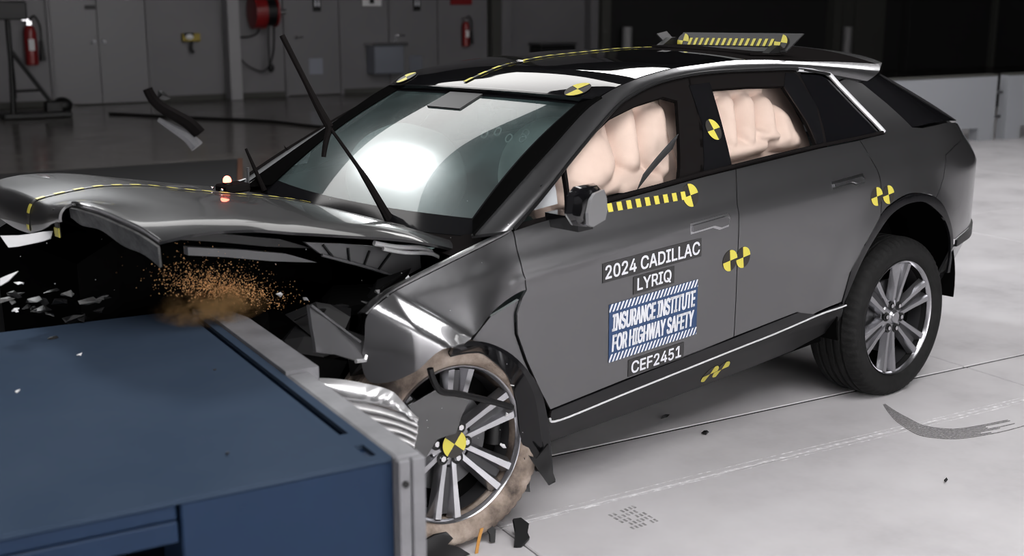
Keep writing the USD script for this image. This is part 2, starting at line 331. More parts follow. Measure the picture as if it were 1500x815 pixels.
put(t, 'hose', tube(curve([(7.72, 22.1, 1.4), (7.70, 22.1, .95), (7.62, 22.1, .64)], 20), .018), 'black_trim')
put(t, 'hose', tube(curve([(7.45, 22.1, 1.33), (7.40, 22.15, 1.18), (7.2, 22.2, 1.12), (7.08, 22.25, 1.12)], 20), .018), 'black_trim')
put(t, 'nozzle', ball((7.62, 22.08, .56), (.06, .05, .08)), 'black_trim')
t = thing('key_box', 'small yellow wall box with black keys hanging below', 'box', (6.25, 22.33, 1.1))
put(t, 'body', cbox(6.08, 6.40, 22.28, 22.395, 1.06, 1.20, .01), 'yellow_paint'); put(t, 'lens', ball((6.20, 22.27, 1.14), (.07, .03, .05)), 'white_plastic')
put(t, 'cap', cbox(6.10, 6.28, 22.27, 22.285, 1.15, 1.21), 'black_trim'); put(t, 'strap', tube(curve([(6.25, 22.3, 1.06), (6.22, 22.28, .93), (6.26, 22.28, .86)]), .03), 'black_trim')
for x, lab in ((8.66, 'small black sign with pale figure on the wall beside the hose reel door'), (10.74, 'small black sign with pale figure above the lever of the basin door')):
    t = thing('wall_sign', lab, 'sign', (x, 22.35, 1.6), 'small black wall signs'); put(t, 'plate', cbox(x - .075, x + .075, 22.33, 22.36, 1.57, 1.92, .003), 'black_trim')
    for k in (-1, 1): put(t, 'figure', join(cbox(x + k * .032 - .018, x + k * .032 + .018, 22.322, 22.331, 1.66, 1.75, .003), ball((x + k * .032, 22.326, 1.78), (.018, .006, .02), 1)), 'letter_white')
t = thing('first_aid_sign', 'white sign with a black cross high on the back wall', 'sign', (9.78, 22.35, 1.6))
put(t, 'plate', cbox(9.58, 9.98, 22.33, 22.36, 1.66, 2.05, .004), 'white_plastic')
put(t, 'cross', join(cbox(9.73, 9.83, 22.32, 22.331, 1.71, 2.0, .002), cbox(9.65, 9.91, 22.32, 22.331, 1.80, 1.90, .002)), 'black_trim')
t = thing('wash_basin', 'stainless steel basin cabinet fixed to the back wall', 'basin', (9.95, 22.2, .3))
put(t, 'cabinet', cbox(9.66, 10.28, 22.0, 22.38, .38, .92, .015), 'steel_sheet'); put(t, 'rim', cbox(9.60, 10.36, 21.95, 22.38, .92, .97, .012), 'chrome'); put(t, 'tap', tube(curve([(10.25, 22.3, .96), (10.25, 22.3, 1.1), (10.2, 22.2, 1.1)]), .015), 'chrome')
t = thing('camera_tripod', 'black heavy camera stand at the left end of the back wall', 'tripod', (3.1, 20.6, 0))
for a in ((3.55, 20.4), (2.85, 20.3), (3.0, 21.2)): put(t, 'leg', tube([(2.93, 20.6, 1.05), (a[0], a[1], .06)], .035), 'black_trim')
put(t, 'cross_brace', tube([(2.9, 20.45, .42), (3.35, 20.5, .42)], .022), 'black_trim'); put(t, 'column', tube([(2.93, 20.6, .3), (2.93, 20.6, 1.6)], .04), 'black_trim')
put(t, 'head', cbox(2.7, 3.2, 20.4, 20.8, 1.50, 1.78, .02), 'black_trim'); put(t, 'base_plate', cbox(2.7, 3.72, 20.25, 20.75, .0, .10, .02), 'black_trim')
put(t, 'battery_pack', join(ball((3.62, 20.5, .17), (.16, .14, .13)), cbox(3.35, 3.6, 20.35, 20.6, .08, .25, .02)), 'black_trim')
t = thing('equipment_case', 'low dark equipment case standing against the wall behind the car roof', 'case', (13.8, 22.1, 0))
put(t, 'body', cbox(13.35, 14.2, 21.9, 22.4, .0, .85, .03), 'black_trim'); put(t, 'lid', cbox(13.33, 14.22, 21.88, 22.42, .85, .90, .01), 'dark_metal')
for x, lab, g in ((15.62, 'pale bollard post in front of the black bay, left of the roof target', 1.2), (22.1, 'pale bollard post in front of the black bay, right of the roof target', 1.12)):
    t = thing('bollard', lab, 'bollard', (x, 22.1, 0), 'bollards by the black bay'); put(t, 'post', tube([(x, 22.1, 0), (x, 22.1, g)], .11, 16), 'post_paint'); put(t, 'base_plate', cbox(x - .18, x + .18, 21.92, 22.28, 0, .02), 'dark_metal')
def block(x0, x1, y, lab, feet):
    t = thing('white_barrier_block', lab, 'barrier', ((x0 + x1) / 2, y + .2, 0), group='white concrete blocks at the right')
    a = 0.0
    sh = Polygon([(x0, .0), (x0, .84), (x1, .84), (x1, 0), (x1 - .30, 0), (x1 - .30, .17), (x0 + .30, .17), (x0 + .30, 0)])
    v, f = tri_poly(sh, 50.); m = solidify((np.c_[v[:, 0], np.full(len(v), y), v[:, 1]], f), .14); put(t, 'panel', m, 'white_block')
    put(t, 'top_cap', cbox(x0, x1, y - .01, y + .15, .841, .865, .005), 'bay_dark')
    return t
tb = block(11.3, 13.66, 10.92, 'long white concrete block behind the tail of the car', None)
tb2 = block(13.84, 16.2, 10.88, 'white concrete block cut by the right edge of the photo', None)
for z in (.30, .62): put(tb, 'link_pin', tube([(13.665, 10.98, z), (13.835, 10.98, z)], .02), 'dark_metal')
t = thing('pit_cover', 'low black platform on the floor behind the hood', 'platform', (2.6, 13.2, 0))
put(t, 'deck', prism(Polygon([(-.5, 10.2), (3.15, 10.2), (4.25, 13.6), (-.5, 13.7)]), .002, .06), 'black_matte'); put(t, 'edge_strip', prism(Polygon([(3.155, 10.2), (3.21, 10.2), (4.31, 13.6), (4.255, 13.6)]), .002, .065), 'edge_rust')
solo('floor_cable', tube(curve([(4.31, 20.39, .02), (5.2, 19.1, .02), (6.15, 17.8, .02), (6.6, 16.4, .02), (7.6, 15.0, .02)], 30), .022), 'black_trim', 'black cable lying across the dark floor towards the car', 'cable')

# ---------------------------------------------------------------- the barrier
HB = .85
br = thing('crash_barrier', 'dark blue steel crash barrier with grey impact plate under the wrecked front of the car', 'barrier', (.2, 3.2, 0))
top = Polygon([(-2.4, 2.43), (1.085, 2.43), (1.085, 3.85), (1.05, 3.95), (.95, 4.0), (-2.4, 4.05)])
slots = shapely.union_all([sbox(1.035, 2.62, 1.058, 3.88), sbox(1.035, 2.455, 1.058, 2.535)])
put(br, 'top_plate', prism(top.difference(slots), HB - .012, HB), 'barrier_top')
core = Polygon([(.62, 2.445), (1.07, 2.445), (1.07, 3.84), (.95, 3.97), (.62, 3.99)])
put(br, 'slot_floor', prism(sbox(1.02, 2.45, 1.07, 3.9), HB - .09, HB - .08), 'deep_black')
put(br, 'end_box', cbox(.60, 1.09, 2.432, 2.60, 0, HB - .0125, .004), 'barrier_blue')
put(br, 'front_frame', cbox(1.06, 1.086, 2.60, 3.84, 0, HB - .0125, .004), 'barrier_blue')
put(br, 'rail', cbox(-2.4, .592, 2.434, 2.60, HB - .048, HB - .0125, .004), 'barrier_blue')
put(br, 'rail', cbox(-2.4, .592, 2.430, 2.60, HB - .098, HB - .050, .003), 'barrier_blue')
put(br, 'inner_wall', cbox(-2.4, .60, 3.0, 3.05, 0, HB - .013), 'deep_black')
put(br, 'far_wall', cbox(-2.4, .95, 3.93, 3.98, 0, HB - .013), 'barrier_blue')
put(br, 'face_plate', cbox(1.088, 1.155, 2.415, 3.135, 0, HB + .002, .006), 'steel_plate')
fp = Polygon([(1.088, 3.14), (1.185, 3.14), (1.185, 3.76), (1.165, 3.86), (1.11, 3.93), (1.06, 3.96), (1.05, 3.93), (1.088, 3.87)])
put(br, 'face_plate', prism(fp, 0, HB + .010), 'steel_plate')
put(br, 'corner_post', cbox(1.088, 1.118, 2.398, 2.417, 0, HB - .004, .003), 'steel_plate'); put(br, 'corner_post', cbox(1.123, 1.157, 2.401, 2.417, 0, HB - .004, .003), 'steel_plate')
for z in (.79, .55, .30): put(br, 'bolt', tube([(1.103, 2.40, z), (1.103, 2.392, z)], .008, 12), 'black_trim')

# ---------------------------------------------------------------- the car: body surfaces in the car's own frame
# x runs rearwards from the rear axle, y away from the driver's side, z up
# pose of the car in the hall; outlines measured on the car and in the hall, in metres
CO = np.array([4.27352, 4.92898, 0.08201]); CM = np.array([[0.983458, -0.172817, -0.054262], [0.17341, 0.984829, 0.006382], [0.052336, -0.015686, 0.998506]])
T = {
'front_door':[(-2.336,1.116),(-2.231,1.124),(-2.05,1.132),(-1.87,1.138),(-1.603,1.148),(-1.335,1.158),(-1.149,1.161),(-1.186,1.023),(-1.191,0.799),(-1.19,0.625),(-1.192,0.465),(-1.502,0.447),(-1.821,0.443),(-2.209,0.426),(-2.256,0.511),(-2.32,0.642),(-2.362,0.754),(-2.363,0.829),(-2.338,0.883),(-2.318,0.906),(-2.334,0.99),(-2.338,1.053)],
'rear_door':[(-1.149,1.161),(-0.594,1.171),(-0.3,1.169),(-0.262,1.102),(-0.222,1.033),(-0.207,0.973),(-0.203,0.898),(-0.221,0.82),(-0.356,0.68),(-0.428,0.595),(-0.478,0.465),(-0.671,0.44),(-0.772,0.478),(-1.192,0.465),(-1.19,0.625),(-1.191,0.799),(-1.186,1.023)],
'arch':[(-0.478,0.468),(-0.432,0.596),(-0.366,0.675),(-0.235,0.813),(-0.154,0.856),(-0.025,0.884),(0.076,0.877),(0.209,0.843),(0.313,0.773),(0.389,0.669),(0.425,0.57),(0.411,0.538)],
'quarter_a':[(-0.3,1.169),(-0.102,1.172),(-0.217,1.415),(-0.043,1.392),(0.048,1.288),(0.124,1.176)],
'seam_rear':[(-0.3,1.169),(-0.262,1.102),(-0.222,1.033),(-0.207,0.973),(-0.203,0.898),(-0.221,0.82)],
'bumper_seam':[(0.339,1.019),(0.312,0.912),(0.279,0.865),(0.234,0.829)],
'rail_low':[(-2.335,1.12),(-2.146,1.218),(-1.91,1.335),(-1.658,1.448),(-1.529,1.488),(-1.352,1.52),(-1.15,1.531),(-0.962,1.527),(-0.72,1.511),(-0.475,1.492),(-0.257,1.449),(0.007,1.393)],
'rail_up':[(-2.517,1.131),(-2.37,1.208),(-2.071,1.345),(-1.749,1.482),(-1.565,1.527),(-1.395,1.55),(-1.18,1.563),(-0.925,1.563),(-0.664,1.547),(-0.423,1.52),(-0.127,1.492),(0.182,1.455)],
'front_window':[(-2.061,1.117),(-2.0,1.282),(-1.84,1.357),(-1.679,1.418),(-1.52,1.448),(-1.362,1.463),(-1.295,1.441),(-1.466,1.166),(-1.865,1.155)],
'front_frame':[(-2.328,1.124),(-2.146,1.218),(-1.91,1.335),(-1.658,1.448),(-1.529,1.488),(-1.352,1.52),(-1.171,1.53),(-1.18,1.496),(-1.215,1.347),(-1.329,1.163),(-1.87,1.138),(-2.05,1.132),(-2.231,1.124)],
'tri_window':[(-2.275,1.133),(-2.156,1.199),(-2.019,1.268),(-2.062,1.137)],
'rear_window':[(-1.072,1.464),(-0.842,1.452),(-0.608,1.432),(-0.584,1.318),(-0.58,1.255),(-0.588,1.182),(-1.152,1.173),(-1.13,1.298)],
'rear_frame':[(-1.152,1.528),(-0.962,1.527),(-0.72,1.511),(-0.472,1.495),(-0.464,1.477),(-0.444,1.346),(-0.532,1.178),(-1.148,1.164),(-1.33,1.16),(-1.215,1.347)],
'quarter_glass':[(-0.459,1.47),(-0.308,1.453),(-0.251,1.415),(-0.125,1.184),(-0.282,1.173),(-0.521,1.179),(-0.46,1.319)],
'chrome':[(-0.468,1.489),(-0.32,1.469),(-0.257,1.449),(-0.233,1.416),(-0.168,1.299),(-0.097,1.178)],
'rocker_top':[(-2.209,0.426),(-1.821,0.443),(-1.192,0.465),(-0.772,0.481),(-0.671,0.44),(-0.477,0.461)],
'chrome_line':[(-2.214,0.395),(-2.162,0.374),(-1.805,0.388),(-1.177,0.41),(-0.896,0.419),(-0.452,0.446)],
'handle_f':[(-1.465,0.967),(-1.463,0.988),(-1.278,0.99),(-1.25,0.974),(-1.255,0.958),(-1.301,0.949)],
'handle_r':[(-0.554,1.003),(-0.549,1.017),(-0.364,1.017),(-0.333,1.004),(-0.346,0.987),(-0.402,0.987)],
'crease':[(-2.318,0.949),(-2.132,0.956),(-1.892,0.966),(-1.673,0.972)],
'fender':[(-2.342,1.117),(-2.391,1.104),(-2.681,1.049),(-2.918,1.0),(-2.975,0.965),(-2.99,0.891),(-3.001,0.812),(-2.979,0.738),(-2.925,0.737),(-2.871,0.771),(-2.788,0.833),(-2.64,0.82),(-2.514,0.872),(-2.337,0.905),(-2.319,0.906),(-2.334,0.99),(-2.338,1.053)],
'hinge':[(-2.338,0.878),(-2.363,0.829),(-2.362,0.754),(-2.32,0.642),(-2.256,0.511),(-2.222,0.433),(-2.327,0.567),(-2.479,0.737),(-2.557,0.776),(-2.47,0.843)],
'targets':[(-1.238,0.803),(-1.157,0.801),(-0.241,0.91),(-0.157,0.906),(-1.179,1.317),(-1.442,1.1),(-1.246,0.298),(-1.178,0.302)],
'tape_side':[(-1.872,1.121),(-1.445,1.103)],
'arch_outer':[(-2.704,-1.03,0.814),(-2.578,-1.03,0.791),(-2.463,-1.03,0.732),(-2.362,-1.03,0.628),(-2.305,-1.03,0.525),(-2.279,-1.03,0.363),(-2.272,-1.03,0.183)],
'arch_inner':[(-2.658,-0.98,0.748),(-2.542,-0.98,0.734),(-2.471,-0.98,0.68),(-2.414,-0.98,0.61),(-2.384,-0.98,0.509),(-2.373,-0.98,0.377),(-2.311,-0.98,0.228)],
'mirror':[(-2.432,-1.36,1.23),(-2.409,-1.347,1.281),(-2.341,-1.309,1.299),(-2.176,-1.219,1.276),(-2.105,-1.18,1.233),(-2.09,-1.171,1.173),(-2.121,-1.189,1.138),(-2.255,-1.262,1.145),(-2.377,-1.33,1.179)],
'mirror_glass':[(-2.394,-1.394,1.24),(-2.366,-1.379,1.275),(-2.327,-1.358,1.287),(-2.244,-1.312,1.282),(-2.221,-1.299,1.25),(-2.218,-1.297,1.209),(-2.24,-1.31,1.182),(-2.356,-1.373,1.186),(-2.392,-1.393,1.201)],
'corrug':[(1.241,3.284,0.777),(1.381,3.203,0.754),(1.426,3.177,0.735),(1.466,3.155,0.684),(1.49,3.141,0.654),(1.491,3.14,0.631),(1.484,3.144,0.609),(1.478,3.148,0.557),(1.458,3.159,0.508),(1.396,3.195,0.54),(1.345,3.224,0.626),(1.294,3.253,0.701)],
'corrug_lines':[(1.295,3.253,0.71),(1.382,3.203,0.693),(1.49,3.141,0.648),(1.329,3.233,0.676),(1.399,3.193,0.663),(1.491,3.14,0.624),(1.363,3.214,0.641),(1.425,3.178,0.633),(1.488,3.142,0.603),(1.394,3.196,0.611),(1.442,3.169,0.605),(1.484,3.144,0.583),(1.424,3.179,0.583),(1.454,3.162,0.577),(1.48,3.147,0.56)],
'shroud':[(1.635,3.512,0.555),(1.738,3.521,0.59),(1.794,3.522,0.573),(1.864,3.521,0.53),(1.834,3.515,0.481),(1.809,3.508,0.427),(1.737,3.504,0.422),(1.68,3.495,0.356),(1.648,3.495,0.372),(1.662,3.508,0.504)],
'wedge':[(-3.174,-0.986,1.038),(-3.111,-0.979,0.978),(-3.051,-0.972,0.923),(-3.0,-0.965,0.878),(-2.972,-0.964,0.842),(-2.992,-0.975,0.818),(-3.031,-0.985,0.827),(-3.111,-1.0,0.87),(-3.186,-1.017,0.899),(-3.184,-1.002,0.972)],
'bay_strip':[(-3.374,-0.62,1.202),(-3.202,-0.62,1.162),(-3.033,-0.62,1.116),(-2.921,-0.62,1.065),(-3.085,-0.62,1.101),(-3.252,-0.62,1.147),(-3.375,-0.62,1.176)],
'apron':[(-2.96,-0.62,1.142),(-2.822,-0.62,1.112),(-2.658,-0.62,1.07),(-2.428,-0.62,0.982),(-2.552,-0.62,0.951),(-2.624,-0.62,0.965),(-2.747,-0.62,1.024),(-2.905,-0.62,1.092)],
'hinge_bars':[(-2.742,-0.7,1.111),(-2.655,-0.7,1.081),(-2.541,-0.7,1.055),(-2.484,-0.7,1.022),(-2.41,-0.7,1.001),(-2.486,-0.7,0.995),(-2.571,-0.7,1.041),(-2.684,-0.7,1.072)],
'bay_misc':[(-2.669,-0.75,0.988),(-2.797,-0.75,0.966),(-3.07,-0.75,1.0),(-3.154,-0.75,1.029),(-2.612,-0.75,0.988),(-2.758,-0.75,0.946),(-2.854,-0.75,0.943)],
'flap':[(2.09,3.5,0.296),(2.121,3.5,0.28),(2.166,3.5,0.328),(2.196,3.5,0.177),(2.17,3.5,0.169),(2.133,3.5,0.231),(2.101,3.5,0.276)],
'flap2':[(2.095,3.55,0.273),(2.129,3.55,0.215),(2.118,3.55,0.138),(2.078,3.55,0.147),(2.1,3.55,0.22)],
'flap3':[(1.91,3.508,0.077),(1.931,3.508,0.075),(1.956,3.498,0.043),(1.946,3.485,0.001),(1.928,3.487,0.007),(1.93,3.495,0.034)],
'frag':[(2.03,3.501,0.051),(2.061,3.502,0.051),(2.079,3.479,0.038),(2.056,3.451,0.02),(2.054,3.433,0.01),(2.009,3.413,-0.002),(1.984,3.421,0.003),(2.014,3.46,0.026)],
'tyre_scrap':[(1.639,3.44,0.094),(1.69,3.44,0.109),(1.736,3.44,0.109),(1.754,3.44,0.085),(1.733,3.44,0.067),(1.787,3.44,0.039),(1.824,3.44,0.008),(1.745,3.44,-0.003),(1.637,3.44,0.023)],
'strap':[(1.867,3.45,0.09),(1.856,3.45,0.054),(1.845,3.45,0.001)],
'hose_front':[(-2.8,-1.06,0.758),(-2.788,-1.06,0.709),(-2.766,-1.06,0.673),(-2.698,-1.06,0.645),(-2.587,-1.06,0.594),(-2.471,-1.06,0.535)],
'white_shard':[(0.517,4.205,1.121),(0.667,4.134,1.13),(0.658,4.129,1.107),(0.634,4.139,1.098),(0.536,4.183,1.087)],
'white_shard2':[(0.482,4.015,1.016),(0.534,3.996,1.036),(0.503,4.001,1.006),(0.479,4.008,0.994)],
'flying':[(2.125,8.773,1.239),(2.147,8.761,1.182),(2.197,8.732,1.115),(2.277,8.686,1.058),(2.369,8.633,0.991),(2.423,8.601,0.924)],
'hood_tape':[(-2.646,-0.009,1.168),(-2.78,0.008,1.203),(-2.921,0.003,1.236),(-3.08,0.003,1.273),(-3.259,-0.005,1.313),(-3.428,-0.002,1.329),(-3.51,0.002,1.327)],
'red_box':[(-2.94,0.063,1.24),(-2.713,0.287,1.181),(-2.864,0.1,1.222)],
'skid_out':[(4.258,3.888),(4.187,3.784),(4.124,3.671),(4.08,3.514),(4.182,3.396),(4.319,3.366),(4.46,3.354),(4.578,3.357)],
'skid_in':[(4.276,3.889),(4.237,3.777),(4.22,3.7),(4.203,3.605),(4.292,3.491),(4.441,3.467),(4.588,3.456),(4.694,3.448)],
'tread':[(2.425,3.492),(2.567,3.518),(2.564,3.343),(2.433,3.33)],
'frag_floor':[(3.268,3.982),(3.756,3.078),(3.264,4.252),(4.648,3.755),(3.829,5.157)],
'scratch':[(2.067,3.63),(2.334,3.631),(2.86,3.604),(3.511,3.596),(4.103,3.58),(4.927,3.629)],
'wiper':[(-2.403,-0.3,1.077),(-2.423,-0.25,1.167),(-2.441,-0.2,1.249),(-2.467,-0.13,1.346),(-2.488,-0.06,1.431)],
'blade':[(-2.59,0.06,1.786),(-2.535,0.0,1.595),(-2.509,-0.03,1.502),(-2.488,-0.06,1.431),(-2.508,-0.06,1.386),(-2.527,-0.06,1.322)],
'wiper2':[(-2.417,0.78,1.274),(-2.397,0.76,1.19),(-2.377,0.72,1.084)],
'hatch_line':[(0.156,1.413),(0.246,1.364),(0.333,1.314),(0.44,1.262),(0.581,1.213),(0.696,1.171),(0.536,1.167)],
'spoiler_side':[(-0.217,1.415),(-0.018,1.392),(0.063,1.409),(0.133,1.428),(0.185,1.452),(-0.073,1.487)],
'bump_low':[(0.65,0.598),(0.656,0.547),(0.542,0.442),(0.381,0.334),(0.411,0.538),(0.582,0.577)],
'glass_bottom':[(-2.354,0.75,1.077)],
'glass_bottom2':[(-2.585,0.1,1.146),(-2.434,0.1,1.08),(-2.277,0.1,1.014),(-2.145,0.1,0.965)],
'roof_plate':[(-0.38,0.027,1.572),(-0.38,-0.641,1.576),(-0.38,-0.006,1.648),(-0.38,-0.697,1.646),(-0.38,0.098,1.631),(-0.38,0.04,1.565)],
'lobes_front':[(-1.877,1.265),(-1.789,1.295),(-1.66,1.418),(-1.707,1.255),(-1.78,1.375),(-1.723,1.39),(-1.515,1.412),(-1.587,1.251),(-1.537,1.435),(-1.34,1.44),(-1.375,1.392),(-1.472,1.224),(-1.817,1.16),(-1.553,1.179),(-1.961,1.253),(-1.961,1.145),(-1.33,1.4),(-1.438,1.194),(-1.645,1.134),(-1.47,1.146)],
'lobes_rear':[(-1.042,1.436),(-0.673,1.427),(-1.044,1.396),(-1.103,1.241),(-0.925,1.397),(-1.007,1.256),(-0.798,1.383),(-0.888,1.255),(-0.686,1.358),(-0.741,1.265),(-0.609,1.307),(-0.639,1.225),(-1.077,1.203),(-0.805,1.212),(-0.825,1.248),(-0.718,1.235),(-0.588,1.29),(-0.596,1.206),(-0.706,1.219),(-0.574,1.203)],
'belt':[(-1.392,1.295),(-1.462,1.268),(-1.567,1.224),(-1.658,1.179)],
'dust_pos':[(-3.249,-0.58,0.997),(-3.405,-0.58,1.075),(-3.079,-0.58,0.961),(-3.323,-0.58,0.979),(-3.142,-0.58,1.067)],
'wreck_pos':[(-3.827,-0.3,1.093),(-3.84,-0.3,1.074),(-3.782,-0.3,1.04),(-3.701,-0.3,1.078),(-3.65,-0.3,1.056),(-3.588,-0.3,1.02),(-3.742,-0.3,1.02),(-3.796,-0.3,1.12),(-3.639,-0.3,0.974),(-3.685,-0.3,1.041),(-3.542,-0.3,1.022),(-3.824,-0.3,1.038),(-3.748,-0.3,1.054),(-3.57,-0.3,0.982)],
'pillar_edge':[(-2.461,-0.875,1.111),(-2.307,-0.841,1.189),(-2.018,-0.777,1.333),(-1.717,-0.714,1.477)],
'curtain_f_px':[(-1.845,1.273)],
}

_cx, _cy, _cz = CM.T
def to_car(p): return (np.asarray(p, float) - CO) @ CM
def to_world(p): return np.asarray(p, float) @ CM.T + CO
_P = PI
_wz=_P([.10,.20,.30,.42,.60,.80,.93,.985,1.05,1.13,1.18,1.30,1.42,1.50,1.55,1.58,1.61,1.66],
       [.86,.90,.935,.955,.968,.979,.985,.984,.968,.948,.932,.866,.79,.736,.702,.665,.58,.30])
def half(x,z):
    """half width of the body at x along the car and height z"""
    x=np.asarray(x,float);z=np.asarray(z,float)
    w=_wz(np.clip(z,.1,1.66))
    r=np.clip(x-.2,0,None);w=w-.528*r**3.07
    w=w-np.clip((z-1.15)/.25,0,1)*.085*np.clip((x+1.)/1.4,0,2)**1.5
    w=w+.006*np.exp(-((z-(1.034+.0374*x))/.013)**2)*np.clip((-1.5-x)/.5,0,1)*np.clip((x+2.40)/.03,0,1)
    w=w-np.clip((z-.93)/.22,0,1)*.36*np.clip(x-.34,0,None)**1.5
    f=np.clip(-2.7-x,0,None);w=w-.10*f**2
    for cx,cz in ((0,.37),(-3.0,.37)):
        d=np.hypot(x-cx,z-cz);w=w+.022*np.exp(-((d-.46)/.10)**2)*(z>cz-.3)
    return w
_rz=_P([-1.76,-1.708,-1.6,-1.434,-1.2,-.9,-.5,0,.3,.55],[1.465,1.494,1.537,1.578,1.594,1.594,1.577,1.553,1.521,1.480])
def roofz(x,y):
    x=np.asarray(x,float);y=np.asarray(y,float)
    return _rz(np.clip(x,-1.75,.55))-.030*(np.abs(y)/.65)**2-.03*(np.abs(y)/.68)**6

# the crease of the wrecked fender
LA, LB = np.array([-2.93, 1.0]), np.array([-2.69, .815]); ldir = (LB - LA) / np.linalg.norm(LB - LA); lnorm = np.array([-ldir[1], ldir[0]])
_rd = np.linspace(-.45, .45, 361); _rs = _P([-.45, -.20, -.065, -.042, -.020, .005, .036, .056, .45], [-.50, -.50, -.46, -.32, .78, .95, .86, .0, .0])(_rd)
_rc = np.cumsum(_rs[::-1])[::-1] * (_rd[1] - _rd[0])
_zt = _P([-3.05, -2.91, -2.683, -2.393, -2.30], [.95, .996, 1.049, 1.105, 1.12])
def bump(v):
    """outward shift of the wrecked fender: flared upper part, a sharp shelf along the crease, the corner below it tucked in"""
    x, z = v[:, 0], v[:, 1]; d = (v - LA) @ lnorm; w = np.clip(_zt(np.clip(x, -3.05, -2.3)) - z, 0, 1)
    k = np.clip((-2.34 - x) / .28, 0, 1); up_ = .33 * w * k * k * (3 - 2 * k)
    return up_ + np.interp(d, _rd, _rc) - .7 * np.clip(-2.87 - x, 0, 1) ** 1.15 + .002 * np.sin(23 * x + 11 * z) * np.clip(-2.5 - x, 0, 1)

CAR = thing('car', 'dark grey five-door electric SUV with crushed front corner and deployed curtain airbags', 'car', matrix=mat4(_cx, _cy, _cz, CO))
def side(v, off=0., sgn=-1):
    v = np.asarray(v, float); off = off(v[:, 0], v[:, 1]) if callable(off) else off; return np.c_[v[:, 0], sgn * (half(v[:, 0], v[:, 1]) + off), v[:, 1]]
def skin(poly, off=0., t=.012, h=.03, gap=.0025, far=False):
    """panel of the body side over an (x, z) polygon; far: the mirror side"""
    g = Polygon(poly).buffer(0).buffer(-gap) if gap else Polygon(poly).buffer(0)
    if g.geom_type != 'Polygon': g = max(g.geoms, key=lambda q: q.area)
    v, f = tri_poly(g, h); m = solidify((side(v, off), f), t)
    return mirror_y(m) if far else m
def both(name, poly, material, label=None, **k):
    for far in (False, True): put(CAR, name, skin(poly, far=far, **k), material, label=label if not far else None, smooth=40)
rl, ru = spline(T['rail_low'], n=5), spline(T['rail_up'], n=5)
fd = T['front_door']; rd = T['rear_door']
p = put(CAR, 'front_door', skin(fd, h=.0125), 'paint', smooth=40, label='grey front door with lettered placards')
FD = p
FDF = put(CAR, 'front_door', skin(fd, far=True), 'paint', smooth=40)
RD = put(CAR, 'rear_door', skin(rd), 'paint', smooth=40); put(CAR, 'rear_door', skin(rd, far=True), 'paint', smooth=40)
arch = spline(T['arch'], n=4)
a_front = [q for q in arch]
qa = T['quarter_a']; bs = T['bumper_seam']
quarter = [qa[0], (-.20, 1.172), qa[1], qa[2], (-.15, 1.42), qa[3], qa[4], qa[5], (.20, 1.164), (.40, 1.163), (.56, 1.145), (.60, 1.06), (.45, 1.045)] + bs + [q for q in arch[::-1] if -.19 < q[0] < .23 and q[1] > .8] + T['seam_rear'][::-1]
both('quarter_panel', quarter, 'paint')
rear_arch = [q for q in arch if q[0] > .24 and q[1] > .58]
bumper = [bs[3], bs[2], bs[1], bs[0], (.45, 1.045), (.60, 1.06), (.56, 1.145), (.66, 1.125), (.80, 1.07), (.93, .98), (.99, .85), (.985, .60), (.45, .585)] + rear_arch[::-1]
both('rear_bumper', bumper, 'paint', h=.025)
both('bumper_trim', [(.45, .585), (.985, .60), (.96, .55), (.69, .54), (.44, .55)], 'black_trim', off=.012)
tuck = lambda x, z: -.006 - .30 * (.55 - z)
both('bumper_lower', [(.44, .55), (.69, .54), (.61, .45), (.41, .40)], 'paint', off=tuck)
both('diffuser', [(.41, .40), (.61, .45), (.585, .415), (.395, .335)], 'black_trim', off=tuck)
both('hinge_pillar', T['hinge'], 'paint', off=-.012)
def edge3(low):
    if low: return side(np.array(T['rail_low']), .001)
    return np.vstack([np.array(T['pillar_edge']), side(np.array(T['rail_up'])[4:], .001)])
R_lo, R_up = (np.stack([PI(np.arange(12), e[:, k])(np.linspace(0, 11, 100)) for k in range(3)], 1) for e in (edge3(True), edge3(False)))
def rail(lo, up, b):
    cr = [[a_ * (1 - k) + b_ * k + np.array([0, -b, .003]) * math.sin(math.pi * k) * np.linalg.norm(b_ - a_) / .15 for k in np.linspace(0, 1, 9)] for a_, b_ in zip(lo, up)]
    return solidify(grid(np.array(cr)), .014)
put(CAR, 'cant_rail', rail(R_lo, R_up, .024), 'paint', smooth=50, label='grey roof rail and windscreen pillar')
R_far = R_up.copy(); R_far[:30, 1] = np.maximum(R_far[:30, 1], -.785 + .21 * (R_far[:30, 2] - 1.09)); R_far[:30, 2] -= .012
put(CAR, 'cant_rail', mirror_y(rail(R_lo, R_far, .0)), 'paint', smooth=50)
# black window frames with the openings cut out
def frame(name, outer, holes, material='frame_black', **k):
    g = Polygon(outer).buffer(.018)
    for h_ in holes: g = g.difference(Polygon(h_).buffer(0))
    if g.geom_type != 'Polygon': g = max(g.geoms, key=lambda q: q.area)
    v, f = tri_poly(g, .03); m = solidify((side(v, k.get('off', -.014)), f), .02)
    put(CAR, name, m, material, smooth=40); put(CAR, name, mirror_y(m), material, smooth=40)
fw, tw, rw = T['front_window'], T['tri_window'], T['rear_window']
frame('front_window_frame', T['front_frame'], [fw, tw]); frame('rear_window_frame', T['rear_frame'], [rw])
both('pillar_cover', [(-1.193, 1.494), (-1.062, 1.493), (-1.157, 1.176), (-1.334, 1.166), (-1.225, 1.345)], 'gloss_black', off=-.010, t=.006)
both('pillar_cover', [(-.555, 1.485), (-.482, 1.478), (-.458, 1.346), (-.538, 1.184), (-.590, 1.184), (-.585, 1.28), (-.615, 1.43)], 'gloss_black', off=-.010, t=.006)
both('quarter_glass', T['quarter_glass'], 'dark_glass', off=-.012)
